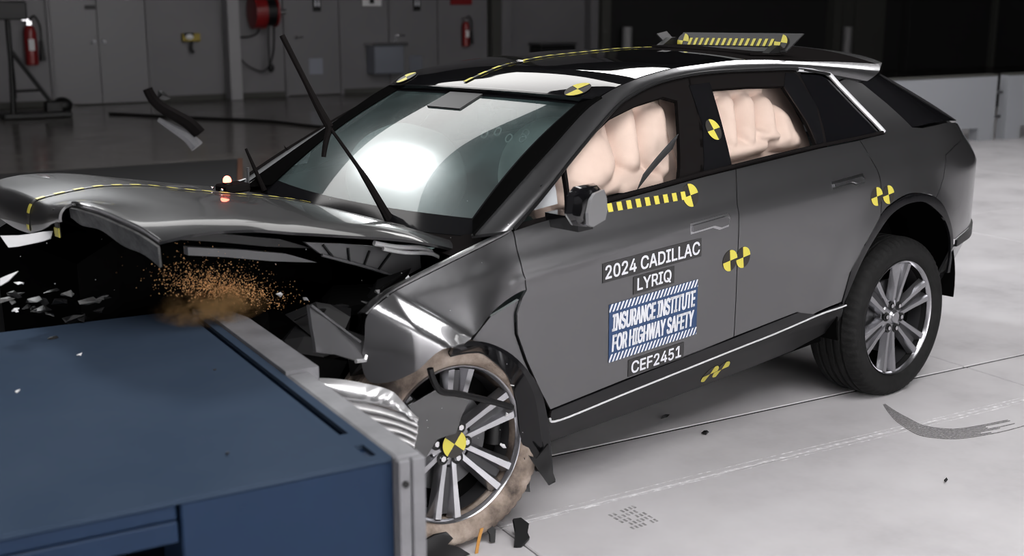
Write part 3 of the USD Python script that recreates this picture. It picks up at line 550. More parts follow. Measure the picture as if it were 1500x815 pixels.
for n_, w_ in (('front_window', fw), ('corner_window', tw), ('rear_window', rw)):
    g = Polygon(w_).buffer(.004)
    for far in (False, True):
        v, f = tri_poly(g, .03); m = (side(v, -.026), f); m = mirror_y(m) if far else m; put(CAR, n_, m, 'dark_glass' if far else 'side_glass')
both('corner_panel', [(-2.19, 1.175), (-2.035, 1.262), (-2.062, 1.155), (-2.19, 1.150)], 'letter_white', off=-.06)  # white panel added to whiten the corner window
def trim(name, path, r, material, off=0., parent=None, flat=None):
    for s in (-1, 1):
        P = side(spline(path, n=6), off, s); put(parent or CAR, name, tube(P, r, 8), material)
trim('chrome_strip', T['chrome'], .011, 'satin_trim', -.004); trim('sill_strip', T['chrome_line'], .0042, 'satin_trim', .006)
trim('belt_strip', [(-2.053, 1.135), (-1.874, 1.146), (-1.607, 1.157), (-1.339, 1.168), (-1.153, 1.171)], .009, 'frame_black', -.002)
trim('belt_strip', [(-1.15, 1.172), (-.86, 1.178), (-.60, 1.180), (-.31, 1.178), (-.11, 1.179)], .008, 'frame_black', -.002)
trim('drip_strip', [q for q in T['rail_low'][:11]], .007, 'black_trim', .001)
# sill and skirt
cl = T['chrome_line']; rt = T['rocker_top']
under = lambda x, z: -.006 - np.clip(.40 - z, 0, .2) * .55
both('rocker', rt[:4] + [(-.64, .442), (-.468, .459)] + cl[::-1], 'gloss_black', off=.006)
both('skirt', cl + [(-.45, .32), (-.62, .236), (-.88, .222), (-1.45, .215), (-2.16, .225), (-2.24, .34)], 'black_trim', off=under)
# wheel arch cladding
ain = [(-.475, .44), (-.405, .55), (-.335, .645), (-.245, .735), (-.152, .806), (-.05, .836), (.049, .838), (.13, .823), (.211, .781), (.30, .72), (.355, .655), (.39, .585), (.403, .50), (.40, .42)]
both('arch_cladding', arch[:] + [(.425, .50), (.425, .42)] + spline(ain, n=4)[::-1], 'gloss_black', off=.004, h=.02)
liner = [[(.0 + r * math.sin(a), y, .37 + r * math.cos(a)) for a in np.linspace(-1.75, 1.75, 30)] for y, r in ((-.962, .492), (-.60, .492))]
ln = solidify(flip(grid(np.array(liner))), .01)
for m in (ln, mirror_y(ln)): put(CAR, 'wheel_liner', m, 'deep_black', smooth=40)
lw = (np.array([(q[0], -.62, q[2]) for q in liner[0]] + [(0, -.62, .37)]), np.array([(i, i + 1, 30) for i in range(29)]))
for m in (solidify(lw, .01), mirror_y(solidify(lw, .01))): put(CAR, 'wheel_liner', m, 'deep_black')
# handles
for q in (T['handle_f'], T['handle_r']):
    par = FD if q is T['handle_f'] else RD
    c = np.array(q); x0, x1, z0, z1 = c[:, 0].min(), c[:, 0].max(), c[:, 1].min(), c[:, 1].max()
    body = [(x0, z0 + .012), (x0, z1 - .002), (x1 - .02, z1 + .002), (x1, z1 - .012), (x1 - .005, z0 + .006), (x1 - .05, z0 + .002), (x1 - .09, z0 + .016)]
    put(par, 'handle', skin(body, off=.008, t=.012, h=.02, gap=.001), 'paint', label='flush grey door handle')
    put(par, 'handle_recess', skin([(x0 - .010, z0 + .004), (x0 - .010, z1 + .006), (x1, z1 + .010), (x1 + .010, z1 - .010), (x1, z0 - .003), (x1 - .055, z0 - .007), (x1 - .095, z0 + .008)], off=.001, t=.004, h=.02, gap=0), 'chrome')

# roof: from the windscreen header to the spoiler, meeting the rails
_rq = np.array([q for q in T['rail_up'] if q[0] > -1.62])
ye = PI(np.r_[-1.9, -1.69, _rq[:, 0]], np.r_[.74, .702, half(_rq[:, 0], _rq[:, 1])] - .004); ze = PI(np.r_[-1.9, -1.69, _rq[:, 0]], np.r_[1.40, 1.483, _rq[:, 1]] + .002)
def roof_pt(x, t):
    xs = x - .055 * (1 - t * t) * np.clip((-1.3 - x) / .35, 0, 1)
    return xs, t * float(ye(min(x, .16))), float(ze(min(x, .16))) + (float(_rz(min(x, .55))) - float(ze(min(x, .16)))) * (1 - abs(t) ** 2.4)
def roof_part(x0, x1, n, name, material, t=.02):
    put(CAR, name, solidify((grid([[roof_pt(x, t_) for t_ in np.linspace(-1, 1, 41)] for x in np.linspace(x0, x1, n)])), t), material, smooth=40)
roof_part(-1.690, -1.682, 3, 'windshield_header', 'gloss_black'); roof_part(-1.681, -.78, 60, 'glass_roof', 'roof_glass'); roof_part(-.775, .16, 40, 'rear_roof', 'frame_black')
def roof_xyz(x, y):
    t = y / float(ye(min(x, .16))); return np.array(roof_pt(x, t))
# spoiler, hatch glass, tailgate
sp = []
for x in np.linspace(.16, .43, 9):
    k = (x - .16) / .27; w = .69 - .05 * k; row = []
    for t_ in np.linspace(-1, 1, 31):
        row.append((x - .13 * k * abs(t_) ** 3, t_ * w, 1.458 - .008 * k + (float(_rz(min(x, .55))) - 1.455) * (1 - abs(t_) ** 2.4)))
    sp.append(row)
put(CAR, 'spoiler', solidify(grid(sp), .028), 'paint', smooth=40)
ss = T['spoiler_side']
both('spoiler_side', [(-.231, 1.413), (-.15, 1.42), (-.055, 1.392), (.02, 1.395), (.02, 1.43), (-.2, 1.46), (-.269, 1.45)], 'paint', off=-.006)
hg = []
for k in np.linspace(0, 1, 14):
    x = .26 + .53 * k; z = 1.445 - .25 * k - .03 * k * k; w = .66 + .10 * k
    hg.append([(x + .035 * (1 - t_ * t_), t_ * w, z - .045 * abs(t_) ** 4) for t_ in np.linspace(-1, 1, 25)])
put(CAR, 'hatch_glass', solidify(grid(hg), .012), 'dark_glass', smooth=40)
sw = []
for k in np.linspace(0, 1, 12):
    a = np.array(hg[0][0]) * (1 - k) + np.array(hg[-1][0]) * k
    x0 = -.055 + .19 * k ** .9; z0 = 1.388 - .215 * k
    b = np.array([x0, -(float(half(x0, z0)) - .006), z0]); a = a + np.array([0, 0, -.004])
    sw.append([b * (1 - s) + a * s + np.array([0, -.02, .012]) * math.sin(math.pi * s) for s in np.linspace(0, 1, 8)])
m = solidify(grid(sw), .015)
for q in (m, mirror_y(m)): put(CAR, 'hatch_surround', q, 'gloss_black', smooth=40)
lip = []
for x, z in ((.10, 1.168), (.5, 1.172), (.74, 1.168), (.81, 1.165), (.82, 1.150), (.78, 1.125), (.5, 1.14), (.1, 1.15)):
    lip.append([(x - .30 * max(x - .1, 0) * abs(t_) ** 6, t_ * (.915 - .17 * max(x - .1, 0) / .8), z) for t_ in np.linspace(-1, 1, 31)])
put(CAR, 'tail_lip', grid(lip), 'gloss_black', smooth=40)
def rear_face(z0, z1, dx, n=6):
    r = []
    for z in np.linspace(z0, z1, n):
        x = .975 - .16 * max(z - .85, 0) / .27; w = float(half(x, z)); r.append([(x + dx + .05 * (1 - t_ * t_), t_ * w, z) for t_ in np.linspace(-1, 1, 21)])
    return solidify(flip(grid(r)), .015)
put(CAR, 'tailgate', rear_face(.72, 1.12, -.01), 'paint', smooth=40); put(CAR, 'rear_bumper_face', rear_face(.56, .715, .01), 'paint', smooth=40); put(CAR, 'rear_valance', hull([(x, y, z) for x, z in ((.50, .47), (.80, .49), (.94, .57), (.50, .57)) for y in (-.60, .60)]), 'black_trim')
for s in (-1, 1): put(CAR, 'tail_lamp', cbox(.93, .985, s * .50 - .08, s * .50 + .08, .80, 1.00, .01), 'red_paint')

# windscreen
def ws(u, t):
    b = np.array([-2.375 - .075 * (1 - t * t), t * .755, 1.075 - .012 * (1 - t * t)]); a = np.array([-1.654 - .055 * (1 - t * t), t * .640, 1.480 + .012 * (1 - t * t)])
    return b * (1 - u) + a * u + np.array([-.5, 0, .86]) * (.030 * math.sin(math.pi * u) + .02 * (1 - t * t) * math.sin(math.pi * u))
put(CAR, 'windshield', flip(grid([[ws(u, t_) for t_ in np.linspace(-1, 1, 41)] for u in np.linspace(0, 1, 31)])), 'windshield', smooth=True)
frit = []
for u0, u1, ta, tb_ in ((0.0, .10, -1, 1), (.945, 1, -1, 1), (0, 1, -1, -.94), (0, 1, .95, 1)):
    frit.append(grid([[ws(u, t_) + np.array([-.5, 0, .86]) * .002 for t_ in np.linspace(ta, tb_, 31 if tb_ - ta > 1 else 3)] for u in np.linspace(u0, u1, 3 if u1 - u0 < .5 else 25)]))
put(CAR, 'windshield_band', flip(join(*frit)), 'gloss_black', smooth=40)
for s in (-1, 1):
    a = (R_up if s < 0 else R_far)[:30] * np.array([1, -s, 1]) + np.array([0, 0, .003]); b = []
    for q in a:
        u = np.clip((q[2] - 1.078) / (1.482 - 1.078), 0, 1); b.append(ws(u, s * .955) + np.array([-.5, 0, .86]) * .005)
    a = a + np.array([0, s * .008, .002]); m = grid(np.stack([a, np.array(b)], 1)); put(CAR, 'windshield_molding', solidify(flip(m) if s > 0 else m, .010), 'deep_black', smooth=40)
for s in (-1, 1):
    m = grid(np.array([[(-2.34, s * .73, 1.078), (-2.36, s * .95, 1.088)], [(-2.50, s * .70, 1.035), (-2.56, s * .95, 1.045)]])); put(CAR, 'cowl_corner', solidify(m, .01) if s > 0 else solidify(flip(m), .01), 'frame_black')
cw_ = [[ws(0, t_) + np.array([.02, 0, -.004]) for t_ in np.linspace(-1, 1, 31)], [ws(0, t_) + np.array([-.07, 0, -.035]) for t_ in np.linspace(-1, 1, 31)]]
put(CAR, 'cowl', solidify(grid(cw_), .01), 'frame_black')
put(CAR, 'camera_housing', join(cbox(-.1, .1, -.1, .1, -.01, .01, .004)) if 0 else (lambda v, f: (v, f))(*solidify(flip(grid([[ws(u, t_) + np.array([.5, 0, -.86]) * .006 for t_ in np.linspace(-.12, .23, 8)] for u in np.linspace(.80, .955, 6)])), .012)), 'placard')

# hood, buckled upwards
zh = PI([-3.70, -3.557, -3.427, -3.257, -3.081, -2.923, -2.641, -2.46, -2.38], [1.300, 1.325, 1.329, 1.313, 1.273, 1.236, 1.166, 1.10, 1.07])
xf = PI([-.80, -.55, -.45, -.35, -.18, 0, .4, .78], [-3.54, -3.61, -3.63, -3.625, -3.605, -3.60, -3.57, -3.48])
lift = PI([-.80, -.6, -.45, -.3, -.1, .2, .8], [-.005, .030, .048, .028, .0, .0, -.022])
def hood_pt(s, y):
    x0 = -2.40 - .06 * (1 - (y / .8) ** 2); x = x0 + (float(xf(np.clip(y, -.8, .78))) - x0) * s
    z = float(zh(x)) - .030 * (y / .8) ** 2 - .022 * np.clip((-y - .68) / .12, 0, 1) ** 2
    k = np.clip((-3.38 - x) / .22, 0, 1); z += float(lift(y)) * k * k
    z += .004 * math.sin(7 * x + 2 * y) * math.sin(5 * y + 1.3) * np.clip((-2.6 - x), 0, 1)
    return np.array([x, y, z])
YH = np.r_[np.linspace(-.80, -.64, 14)[:-1], np.linspace(-.64, .78, 41)]
rows = [[hood_pt(s, y) for y in YH] for s in np.linspace(0, 1, 46)]
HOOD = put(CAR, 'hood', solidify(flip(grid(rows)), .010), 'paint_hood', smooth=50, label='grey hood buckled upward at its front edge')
def droop(k, y):
    q = hood_pt(1.0, y); d = np.clip((y + .50) / .5, .3, 1); a = k * 1.7
    return q + np.array([-.045 * math.sin(a), 0, -.042 * (1 - math.cos(a)) * (.5 + .5 * d) - .062 * k * k * d]) + np.array([0, 0, -.008 * k * math.sin(9 * y)])
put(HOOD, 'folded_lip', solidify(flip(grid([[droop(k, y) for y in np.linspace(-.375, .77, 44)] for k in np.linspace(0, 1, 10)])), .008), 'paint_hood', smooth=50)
ip = [[hood_pt(1.0, y) + np.array([.012 * k, .03 * k, -.012 - k * (.035 + .035 * np.clip((-y - .3) / .5, 0, 1)) + .006 * k * math.sin(31 * y)]) for y in np.linspace(-.80, -.37, 26)] for k in np.linspace(0, 1, 5)]
put(HOOD, 'inner_panel', solidify(grid(ip), .008), 'inner_panel', label='torn dark inner panel of the hood')
put(HOOD, 'edge_fold', tube([hood_pt(1.0, y) + np.array([.004, 0, .001]) for y in np.linspace(-.80, -.38, 30)], .006, 8), 'chrome')

# wrecked driver-side fender and the whole one on the far side
g = Polygon(spline(T['fender'], True, 4)).buffer(-.002); v, f = tri_poly(g, .01); w = side(v); w[:, 1] -= bump(v)
put(CAR, 'front_fender', solidify((w, f), .008), 'paint', smooth=45, label='creased and torn grey driver-side front fender')
tp = spline(T['fender'][:5], n=6); a = side(tp, -.002); a[:, 1] -= bump(np.array(tp)); b = a + np.array([0, .05, -.010])
put(CAR, 'fender_top', solidify(grid(np.stack([a, (a + b) / 2 + np.array([0, 0, .004]), b], 1)), .006), 'paint', smooth=45)
whole = [(-2.344, 1.118), (-2.7, 1.06), (-3.1, .98), (-3.45, .90), (-3.62, .78), (-3.62, .62)] + [(-3.0 + .47 * math.cos(a), .37 + .47 * math.sin(a)) for a in np.linspace(2.6, .55, 16)] + [(-2.45, .42), (-2.21, .43), (-2.32, .64), (-2.362, .83), (-2.318, .907), (-2.335, .99)]
put(CAR, 'front_fender', skin(whole, far=True), 'paint', smooth=40)

# arch trim torn off the fender, hanging along the wheel
ao, ai = curve(T['arch_outer'], 30), curve(T['arch_inner'], 30)
put(CAR, 'torn_arch_trim', solidify(flip(grid(np.stack([ao, (ao + ai) / 2 + np.array([0, -.03, .01]), ai], 1))), .012), 'gloss_black', smooth=45, label='black wheel arch trim torn loose around the front wheel')
back = ai + np.array([.03, .22, 0])
put(CAR, 'torn_liner', solidify(flip(grid(np.stack([ai + np.array([0, .0, -.004]), ai * .5 + back * .5 + np.array([.02, 0, .02]), back], 1))), .008), 'black_trim', smooth=45)
# engine bay
put(CAR, 'bulkhead', cbox(-2.50, -2.46, -.80, .80, .25, 1.03), 'deep_black')
put(CAR, 'bay_floor', cbox(-3.45, -2.50, -.55, .80, .25, .30), 'deep_black')
put(CAR, 'motor_cover', cbox(-3.35, -2.6, -.40, .55, .45, .86, .05), 'deep_black')
put(CAR, 'radiator_support', hull([(x, y, z) for x, z in ((-3.56, .55), (-3.42, .55), (-3.54, 1.10), (-3.40, 1.16)) for y in (-.10, .76)]), 'deep_black')
put(CAR, 'bay_black_fill', hull([(x, y, z) for x, z in ((-3.50, .5), (-2.5, .5), (-3.40, 1.17), (-2.9, 1.13), (-2.5, 1.0)) for y in (-.02, .77)]), 'deep_black')  # solid black mass added to paint the dark of the bay
def slab3(pts, t, d=(0, 1, 0)):
    """flat shard through 3-D points, thickness t along d"""
    P = np.array(pts, float); c = P - P.mean(0); _, _, vt = np.linalg.svd(c); a, b = vt[0], vt[1]; n = np.cross(a, b)
    q = np.c_[c @ a, c @ b]; g = Polygon(q).buffer(0)
    if g.geom_type != 'Polygon': g = max(g.geoms, key=lambda z: z.area)
    v, f = tri_poly(g, .04)
    w = P.mean(0) + v[:, :1] * a + v[:, 1:] * b
    if n @ np.array(d) > 0: f = f[:, ::-1]
    return solidify((w, f), t)
def shift(pts, dx=0, dy=0, dz=0): return [(p[0] + dx, p[1] + dy, p[2] + dz) for p in pts]
def dent(m, amp, freq, seed=0, axis=(0, 1, 0)):
    v, f = m; r = np.random.default_rng(seed); k = r.normal(size=(3, 3)) * freq; ph = r.uniform(0, 6, 3)
    d = sum(np.sin(v @ k[i] + ph[i]) for i in range(3)) / 3; return v + np.outer(d * amp, axis), f
put(CAR, 'upper_rail', slab3(T['bay_strip'], .03), 'grey_plastic', label='pale upper rail strip under the hood edge')
put(CAR, 'upper_rail', slab3(shift(T['bay_strip'], 0, .03, .045), .02), 'black_trim')
ap = T['apron']; AP = put(CAR, 'apron', slab3(ap, .02), 'grey_plastic', label='dark ribbed inner apron')
for a, b in (((484, 0), 0),): pass
def lerp(p, q, k): return np.array(p) * (1 - k) + np.array(q) * k
for k in (.12, .30, .46, .62):
    put(AP, 'rib', tube([lerp(ap[0], ap[3], k) + np.array([0, -.006, 0]), lerp(ap[7], ap[5], k * 1.25) + np.array([0, -.006, 0])], .005, 6), 'black_trim')
put(AP, 'edge', tube([np.array(q) + np.array([0, -.006, -.003]) for q in (ap[7], ap[6], ap[5])], .006, 6), 'grey_plastic')
hb_ = T['hinge_bars']
put(CAR, 'hood_hinge', tube(curve(hb_[:5], 16), .009), 'white_plastic'); put(CAR, 'hood_hinge', tube(curve(shift(hb_[:5], .015, -.03, -.018), 16), .007), 'white_plastic')
W_ = put(CAR, 'fender_fragment', dent(slab3(T['wedge'], .01), .016, 26, 3), 'dark_metal', smooth=50, label='bent metal wedge of the front corner behind the barrier')
wd = T['wedge']; put(W_, 'bright_edge', tube([np.array(q) + np.array([-.004, -.012, 0]) for q in (wd[4], wd[5], wd[6])], .007, 6), 'crumpled_bright'); put(W_, 'fold', tube([np.array(q) + np.array([0, -.01, 0]) for q in (wd[0], wd[1], wd[2], wd[3])], .005, 6), 'dark_metal')
rng = np.random.default_rng(11)
def chunk(c, s, seed, n=14):
    r = np.random.default_rng(seed); return hull(np.array(c) + r.normal(size=(n, 3)) * np.array(s))
for i, (c, s, m_) in enumerate([((-2.66, -.62, .93), (.05, .05, .04), 'black_trim'), ((-2.80, -.60, .90), (.06, .05, .05), 'deep_black'), ((-2.90, -.70, .86), (.06, .06, .04), 'black_trim'), ((-2.98, -.66, .80), (.06, .08, .05), 'black_trim'),
        ((-3.08, -.72, .72), (.05, .06, .05), 'deep_black'), ((-2.84, -.80, .78), (.06, .05, .06), 'black_trim'), ((-3.15, -.62, .86), (.05, .06, .04), 'deep_black'), ((-2.72, -.76, .86), (.03, .03, .03), 'dark_metal'), ((-3.04, -.82, .62), (.06, .05, .05), 'black_trim')]):
    put(CAR, 'crushed_part', chunk(c, s, i), m_, smooth=False)
for i, (q, r_) in enumerate(zip(T['bay_misc'], (.012, .014, .010, .014, .012, .010, .012))):
    put(CAR, 'clip', chunk(np.array(q) + np.array([0, -.03, 0]), (r_ * .6, r_ * .6, r_ * .5), 40 + i, 9), 'white_plastic' if i in (0, 3) else 'crumpled_bright', smooth=False)
for i in range(6):
    a = np.array([-3.05 + .09 * i, -.66 - .02 * (i % 3), .90 - .012 * i]); put(CAR, 'hose' if i % 2 else 'cable', tube(curve([a, a + np.array([.06, .05 * (i % 3 - 1), .03]), a + np.array([.15, .02, -.01]), a + np.array([.20, .1, -.10])], 14), .004 + .003 * (i % 3), 8), 'black_trim')
put(CAR, 'shock_tower', tube([(-2.72, -.60, .45), (-2.66, -.56, .92)], [.09, .06], 16), 'black_trim')
put(CAR, 'suspension_arm', tube([(-2.62, -.80, .36), (-2.5, -.35, .33)], .035, 10), 'black_trim'); put(CAR, 'suspension_arm', tube([(-2.5, -.86, .52), (-2.44, -.5, .66)], .03, 10), 'black_trim')
put(CAR, 'damper', tube([(-2.42, -.88, .34), (-2.36, -.86, .70)], .03, 12), 'black_trim')
for i, (x, y, z) in enumerate([(-2.42, -.97, .47), (-2.40, -.98, .58), (-2.36, -.98, .40), (-2.44, -.96, .36), (-2.33, -.98, .44)]): put(CAR, 'clip', chunk((x, y, z), (.006, .006, .007), 70 + i, 8), 'white_plastic', smooth=False)
put(CAR, 'brake_hose', tube(curve(T['hose_front'], 26), .011, 8), 'black_trim')
put(CAR, 'underbody_pan', cbox(-2.45, .42, -.80, .80, .22, .27), 'deep_black', label='dark underbody pan')

# wheels: built about the origin (axle along y, outer side towards -y), then set in place
def wheel(c, yaw, name, tyre_mat, sgn=1, detail=True, camber=0, flat=0, marker=False):
    ca, sa = math.cos(math.radians(yaw)), math.sin(math.radians(yaw)); cc, sc = math.cos(math.radians(camber)), math.sin(math.radians(camber))
    Rz = np.array([[ca, -sa, 0], [sa, ca, 0], [0, 0, 1]]); Rx = np.array([[1, 0, 0], [0, cc, -sc], [0, sc, cc]]); R = Rz @ Rx
    def pl(m):
        v, f = vf(m); v = v.copy()
        if sgn < 0: v = v * np.array([1, -1, 1]); f = f[:, ::-1]
        return v @ R.T + np.array(c), f
    rim = lathe([(.264, -.104), (.270, -.118), (.276, -.122), (.279, -.112), (.278, -.10), (.266, -.10)], 96)
    Wp = put(CAR, name, pl(rim), 'alloy', smooth=40, label='silver alloy wheel with six double spokes')
    put(Wp, 'rim_barrel', pl(lathe([(.265, -.104), (.276, -.098), (.262, .10), (.245, .11), (.236, .09), (.249, -.02), (.254, -.08)], 64)), 'alloy_dark', smooth=40)
    prof = [(.274, -.108), (.284, -.122), (.305, -.136), (.330, -.139), (.352, -.134), (.368, -.124), (.379, -.108), (.3845, -.090)]
    for y in (-.062, -.020, .020, .062):
        prof += [(.387, y - .009), (.378, y - .006), (.378, y + .006), (.387, y + .009)]
    prof += [(.3845, .090), (.379, .108), (.368, .124), (.330, .139), (.284, .122), (.274, .108), (.262, .0)]
    prof.append(prof[0]); prof = np.array(prof); n = 192; v, f = lathe(prof, n)
    v = v.reshape(n, len(prof), 3)
    for i in range(0, n, 3):
        for j in (5, 6, 7): v[i, j] *= np.array([.985, 1, .985])
    v = v.reshape(-1, 3)
    if flat:
        low = np.clip((-v[:, 2] - .26) / .12, 0, 1); v[:, 2] += low * flat; v[:, 1] *= 1 + low * .12
    put(Wp, 'tyre', pl((v, f)), tyre_mat, smooth=32)
    put(Wp, 'rim_well', pl(lathe([(.0, -.015), (.248, -.015), (.25, .0), (0, .0)], 64)), 'deep_black')
    put(Wp, 'brake_disc', pl(lathe([(.09, -.040), (.175, -.040), (.175, -.028), (.09, -.028)], 48)), 'dark_metal')
    put(Wp, 'hub', pl(lathe([(0, -.098), (.030, -.098), (.036, -.090), (.078, -.083), (.088, -.070), (.088, -.03), (0, -.03)], 48)), 'alloy', smooth=40)
    off = math.radians(12)
    for k in range(6):
        for s in (-1, 1):
            a0 = k * math.pi / 3 + off; p = []
            for r_, da, w_, y0, y1 in ((.050, .32, .016, -.088, -.05), (.15, .185, .0165, -.098, -.066), (.264, .155, .022, -.113, -.080)):
                a = a0 + s * da; t_ = np.array([math.cos(a), 0, -math.sin(a)]); rad = np.array([math.sin(a), 0, math.cos(a)])
                for q, y in ((w_ * .55, y0), (-w_ * .55, y0), (w_ * 1.25, y1), (-w_ * 1.25, y1)): p.append(rad * r_ + t_ * q + np.array([0, y, 0]))
            m1 = hull(p[:8]); m2 = hull(p[4:])
            put(Wp, 'spoke', pl(join(m1, m2)), 'alloy', smooth=False)
        p = []
        for r_, da in ((.09, .12), (.255, .13)):
            for s in (-1, 1):
                a = a0 + s * da; p += [np.array([math.sin(a) * r_, y, math.cos(a) * r_]) for y in (-.082, -.06)]
        put(Wp, 'spoke_web', pl(hull(p)), 'alloy_dark', smooth=False)
        a = a0 + math.pi / 6; q = np.array([math.sin(a) * .062, 0, math.cos(a) * .062])
        L_ = put(Wp, 'lug_nut', pl(tube([q + np.array([0, -.070, 0]), q + np.array([0, -.099, 0])], .0105, 6)), 'chrome', smooth=False)
        ring = lathe([(.013, -.0935), (.022, -.0935), (.022, -.080), (.013, -.080)], 20); put(Wp, 'lug_seat', pl((ring[0] + q, ring[1])), 'black_trim')
    put(Wp, 'hub_cap', pl(lathe([(0, -.1065), (.026, -.1055), (.030, -.100), (.030, -.09), (0, -.09)], 32)), 'alloy', smooth=40)
    if marker:
        t = np.linspace(0, 2 * np.pi, 33)
        disc = lambda r, y, a, b, m=12: ((lambda P: (P, np.array([(0, i, i + 1) for i in range(1, m)])))(np.vstack([[0, y, 0]] + [[r * math.sin(q), y, r * math.cos(q)] for q in np.linspace(a, b, m)])))
        D = put(Wp, 'target_sticker', pl(solidify(flip(disc(.048, -.110, 0, 2 * math.pi, 40)), .003)), 'sticker_black', label='yellow and black round target on the front hub')
        for a in (.95, .95 + math.pi): put(D, 'yellow_quarter', pl(flip(disc(.048, -.1108, a - .2, a + math.pi / 2 - .2))), 'bright_sticker')
    return Wp
hubw = to_car((4.43, 4.00, .378))
wheel((0.0, -.845, hubw[2]), 0, 'wheel', 'tyre'); wheel((0.0, .845, hubw[2] + .03), 0, 'wheel', 'tyre', sgn=-1)
fw_ = to_car((1.817, 3.547, .372))
fyaw = -3.5
ax = np.array([-math.sin(math.radians(fyaw)), math.cos(math.radians(fyaw)), 0])
wheel(fw_ + ax * .105, fyaw, 'wheel', 'tyre_scuffed', camber=-2.5, flat=.02, marker=True)
wheel((-3.05, .845, .40), 0, 'wheel', 'tyre', sgn=-1)

# door mirror
c = np.array(T['mirror']); cen = c.mean(0); pts = []
for q in c:
    for k, s in ((-.035, .70), (-.02, .92), (.0, 1.0), (.012, .97)):
        pts.append(cen + (q - cen) * s + np.array([0, 0, 0]) + np.array([.25, -1, 0]) * (-k) * .8 + np.array([.02, .05, 0]))
    pts.append(cen + (q - cen) * .80 + np.array([.075, .085, -.02]))
MIR = put(CAR, 'door_mirror', hull(pts), 'gloss_black', smooth=30, label='gloss black door mirror folded forward')
mg = T['mirror_glass']; put(MIR, 'mirror_glass', slab3(shift(mg, 0, 0, 0), .01), 'mirror', label='grey mirror glass')
put(MIR, 'mirror_arm', hull([(x, y, z) for x in (-2.17, -2.10) for y in (-.93, -1.10) for z in (1.10, 1.15)]), 'gloss_black')
# wipers
wp = curve(T['wiper'], 24); WP = put(CAR, 'wiper_arm', tube(wp, np.interp(np.linspace(0, 1, 24), [0, .12, .45, .55, 1], [.020, .016, .012, .008, .006]), 8), 'frame_black', label='black wiper arm thrown up off the windscreen')
put(WP, 'wiper_blade', tube(curve(T['blade'][:4], 24), np.interp(np.linspace(0, 1, 24), [0, .5, .9, 1], [.011, .011, .016, .016]), 8), 'frame_black'); put(WP, 'wiper_blade', tube(curve(T['blade'][3:], 10), np.linspace(.014, .009, 10), 8), 'frame_black')
put(WP, 'pivot_cap', tube([T['wiper'][0], np.array(T['wiper'][0]) + np.array([.0, -.01, -.06])], [.024, .034], 12), 'frame_black')
w2 = T['wiper2']; W2 = put(CAR, 'wiper_arm', tube(curve(w2, 14), np.linspace(.006, .012, 14), 8), 'frame_black', label='broken passenger-side wiper arm'); put(W2, 'wiper_blade', tube([np.array(w2[1]) + np.array([-.02, .02, 0]), np.array(w2[2]) + np.array([-.05, .06, .0])], .007, 6), 'dark_metal')

# ---------------------------------------------------------------- flat print and markers on the car
def disc_at(c, r, off, a0=0, a1=2 * math.pi, n=28, far=False):
    P = [c] + [(c[0] + r * math.sin(a), c[1] + r * math.cos(a)) for a in np.linspace(a0, a1, n)]
    return flip((side(P, off), np.array([(0, i, i + 1) for i in range(1, n)])))
plus = lambda o, d: (lambda x, z: o(x, z) + d) if callable(o) else o + d
def sticker(parent, c, r, off=.0, start=0.0):
    D = put(parent, 'target_sticker', solidify(disc_at(c, r, plus(off, .0022)), .002), 'sticker_black', label='round yellow and black target sticker')
    for a in (start, start + math.pi): put(D, 'yellow_quarter', disc_at(c, r, plus(off, .003), a, a + math.pi / 2, 10), 'bright_sticker')
tg = T['targets']
for i, (par, r, off) in enumerate([(FD, .044, 0), (RD, .044, 0), (RD, .042, 0), (CAR, .042, 0), (CAR, .040, -.008), (FD, .044, 0), (CAR, .042, -.006), (CAR, .042, -.006)]):
    sticker(par, tg[i], r, off if i < 6 else under, start=-.1)
a, b = np.array(T['tape_side'][0]), np.array(T['tape_side'][1]); a = a - (b - a) * .03
n = 24; tt = np.linspace(0, 1, 2 * n)
def tape_poly(k0, k1, w): p, q = a + (b - a) * k0, a + (b - a) * k1; return [tuple(p - [0, w]), tuple(q - [0, w]), tuple(q + [0, w]), tuple(p + [0, w])]
TP = put(FD, 'marker_tape', skin(tape_poly(0, 1, .0155), off=.0022, t=.002, gap=0), 'sticker_black')
for k in range(9): put(TP, 'yellow_block', skin(tape_poly(k / 9 + .0, k / 9 + .055, .0155), off=.003, t=.0006, gap=0), 'bright_sticker')
def plate(parent, q, material, off=.0025): return put(parent, 'placard', skin(q, off=off, t=.002, gap=0, h=.04), material, label='lettered placard on the front door')
def lettering(parent, text, x0, x1, z0, z1, material='letter_white', slant=0., bold=True, off=.0032, name='lettering', fat=0.):
    m = meshkit.text_mesh(text, .05, .0006, bold)
    if fat: m = trimesh.util.concatenate([trimesh.Trimesh(np.array(m.vertices) + [d * fat, 0, abs(d) * .0001], m.faces, process=False) for d in (-1, 0, 1)])
    v = np.array(m.vertices); lo, hi = v.min(0), v.max(0)
    u = (v[:, 0] - lo[0]) / (hi[0] - lo[0]); w = (v[:, 1] - lo[1]) / (hi[1] - lo[1]); x = x0 + (x1 - x0) * u; z = z0 + (z1 - z0) * w
    x = x + slant * (z - z0); return put(parent, name, (np.c_[x, -(half(x, z) + off + v[:, 2]), z], np.array(m.faces)), material, smooth=False)
def rect(x0, x1, z0, z1): return [(x0, z0), (x1, z0), (x1, z1), (x0, z1)]
A_ = plate(FD, rect(-1.952, -1.414, .855, .929), 'placard'); lettering(A_, '2024 CADILLAC', -1.940, -1.425, .866, .919)
B_ = plate(FD, rect(-1.791, -1.567, .777, .846), 'placard'); lettering(B_, 'LYRIQ', -1.772, -1.585, .784, .838)
D_ = plate(FD, rect(-1.812, -1.500, .452, .519), 'placard'); lettering(D_, 'CEF2451', -1.797, -1.517, .460, .510)
x0, x1, z0, z1 = -1.918, -1.430, .536, .764
C_ = plate(FD, rect(x0, x1, z0, z1), 'sign_blue')
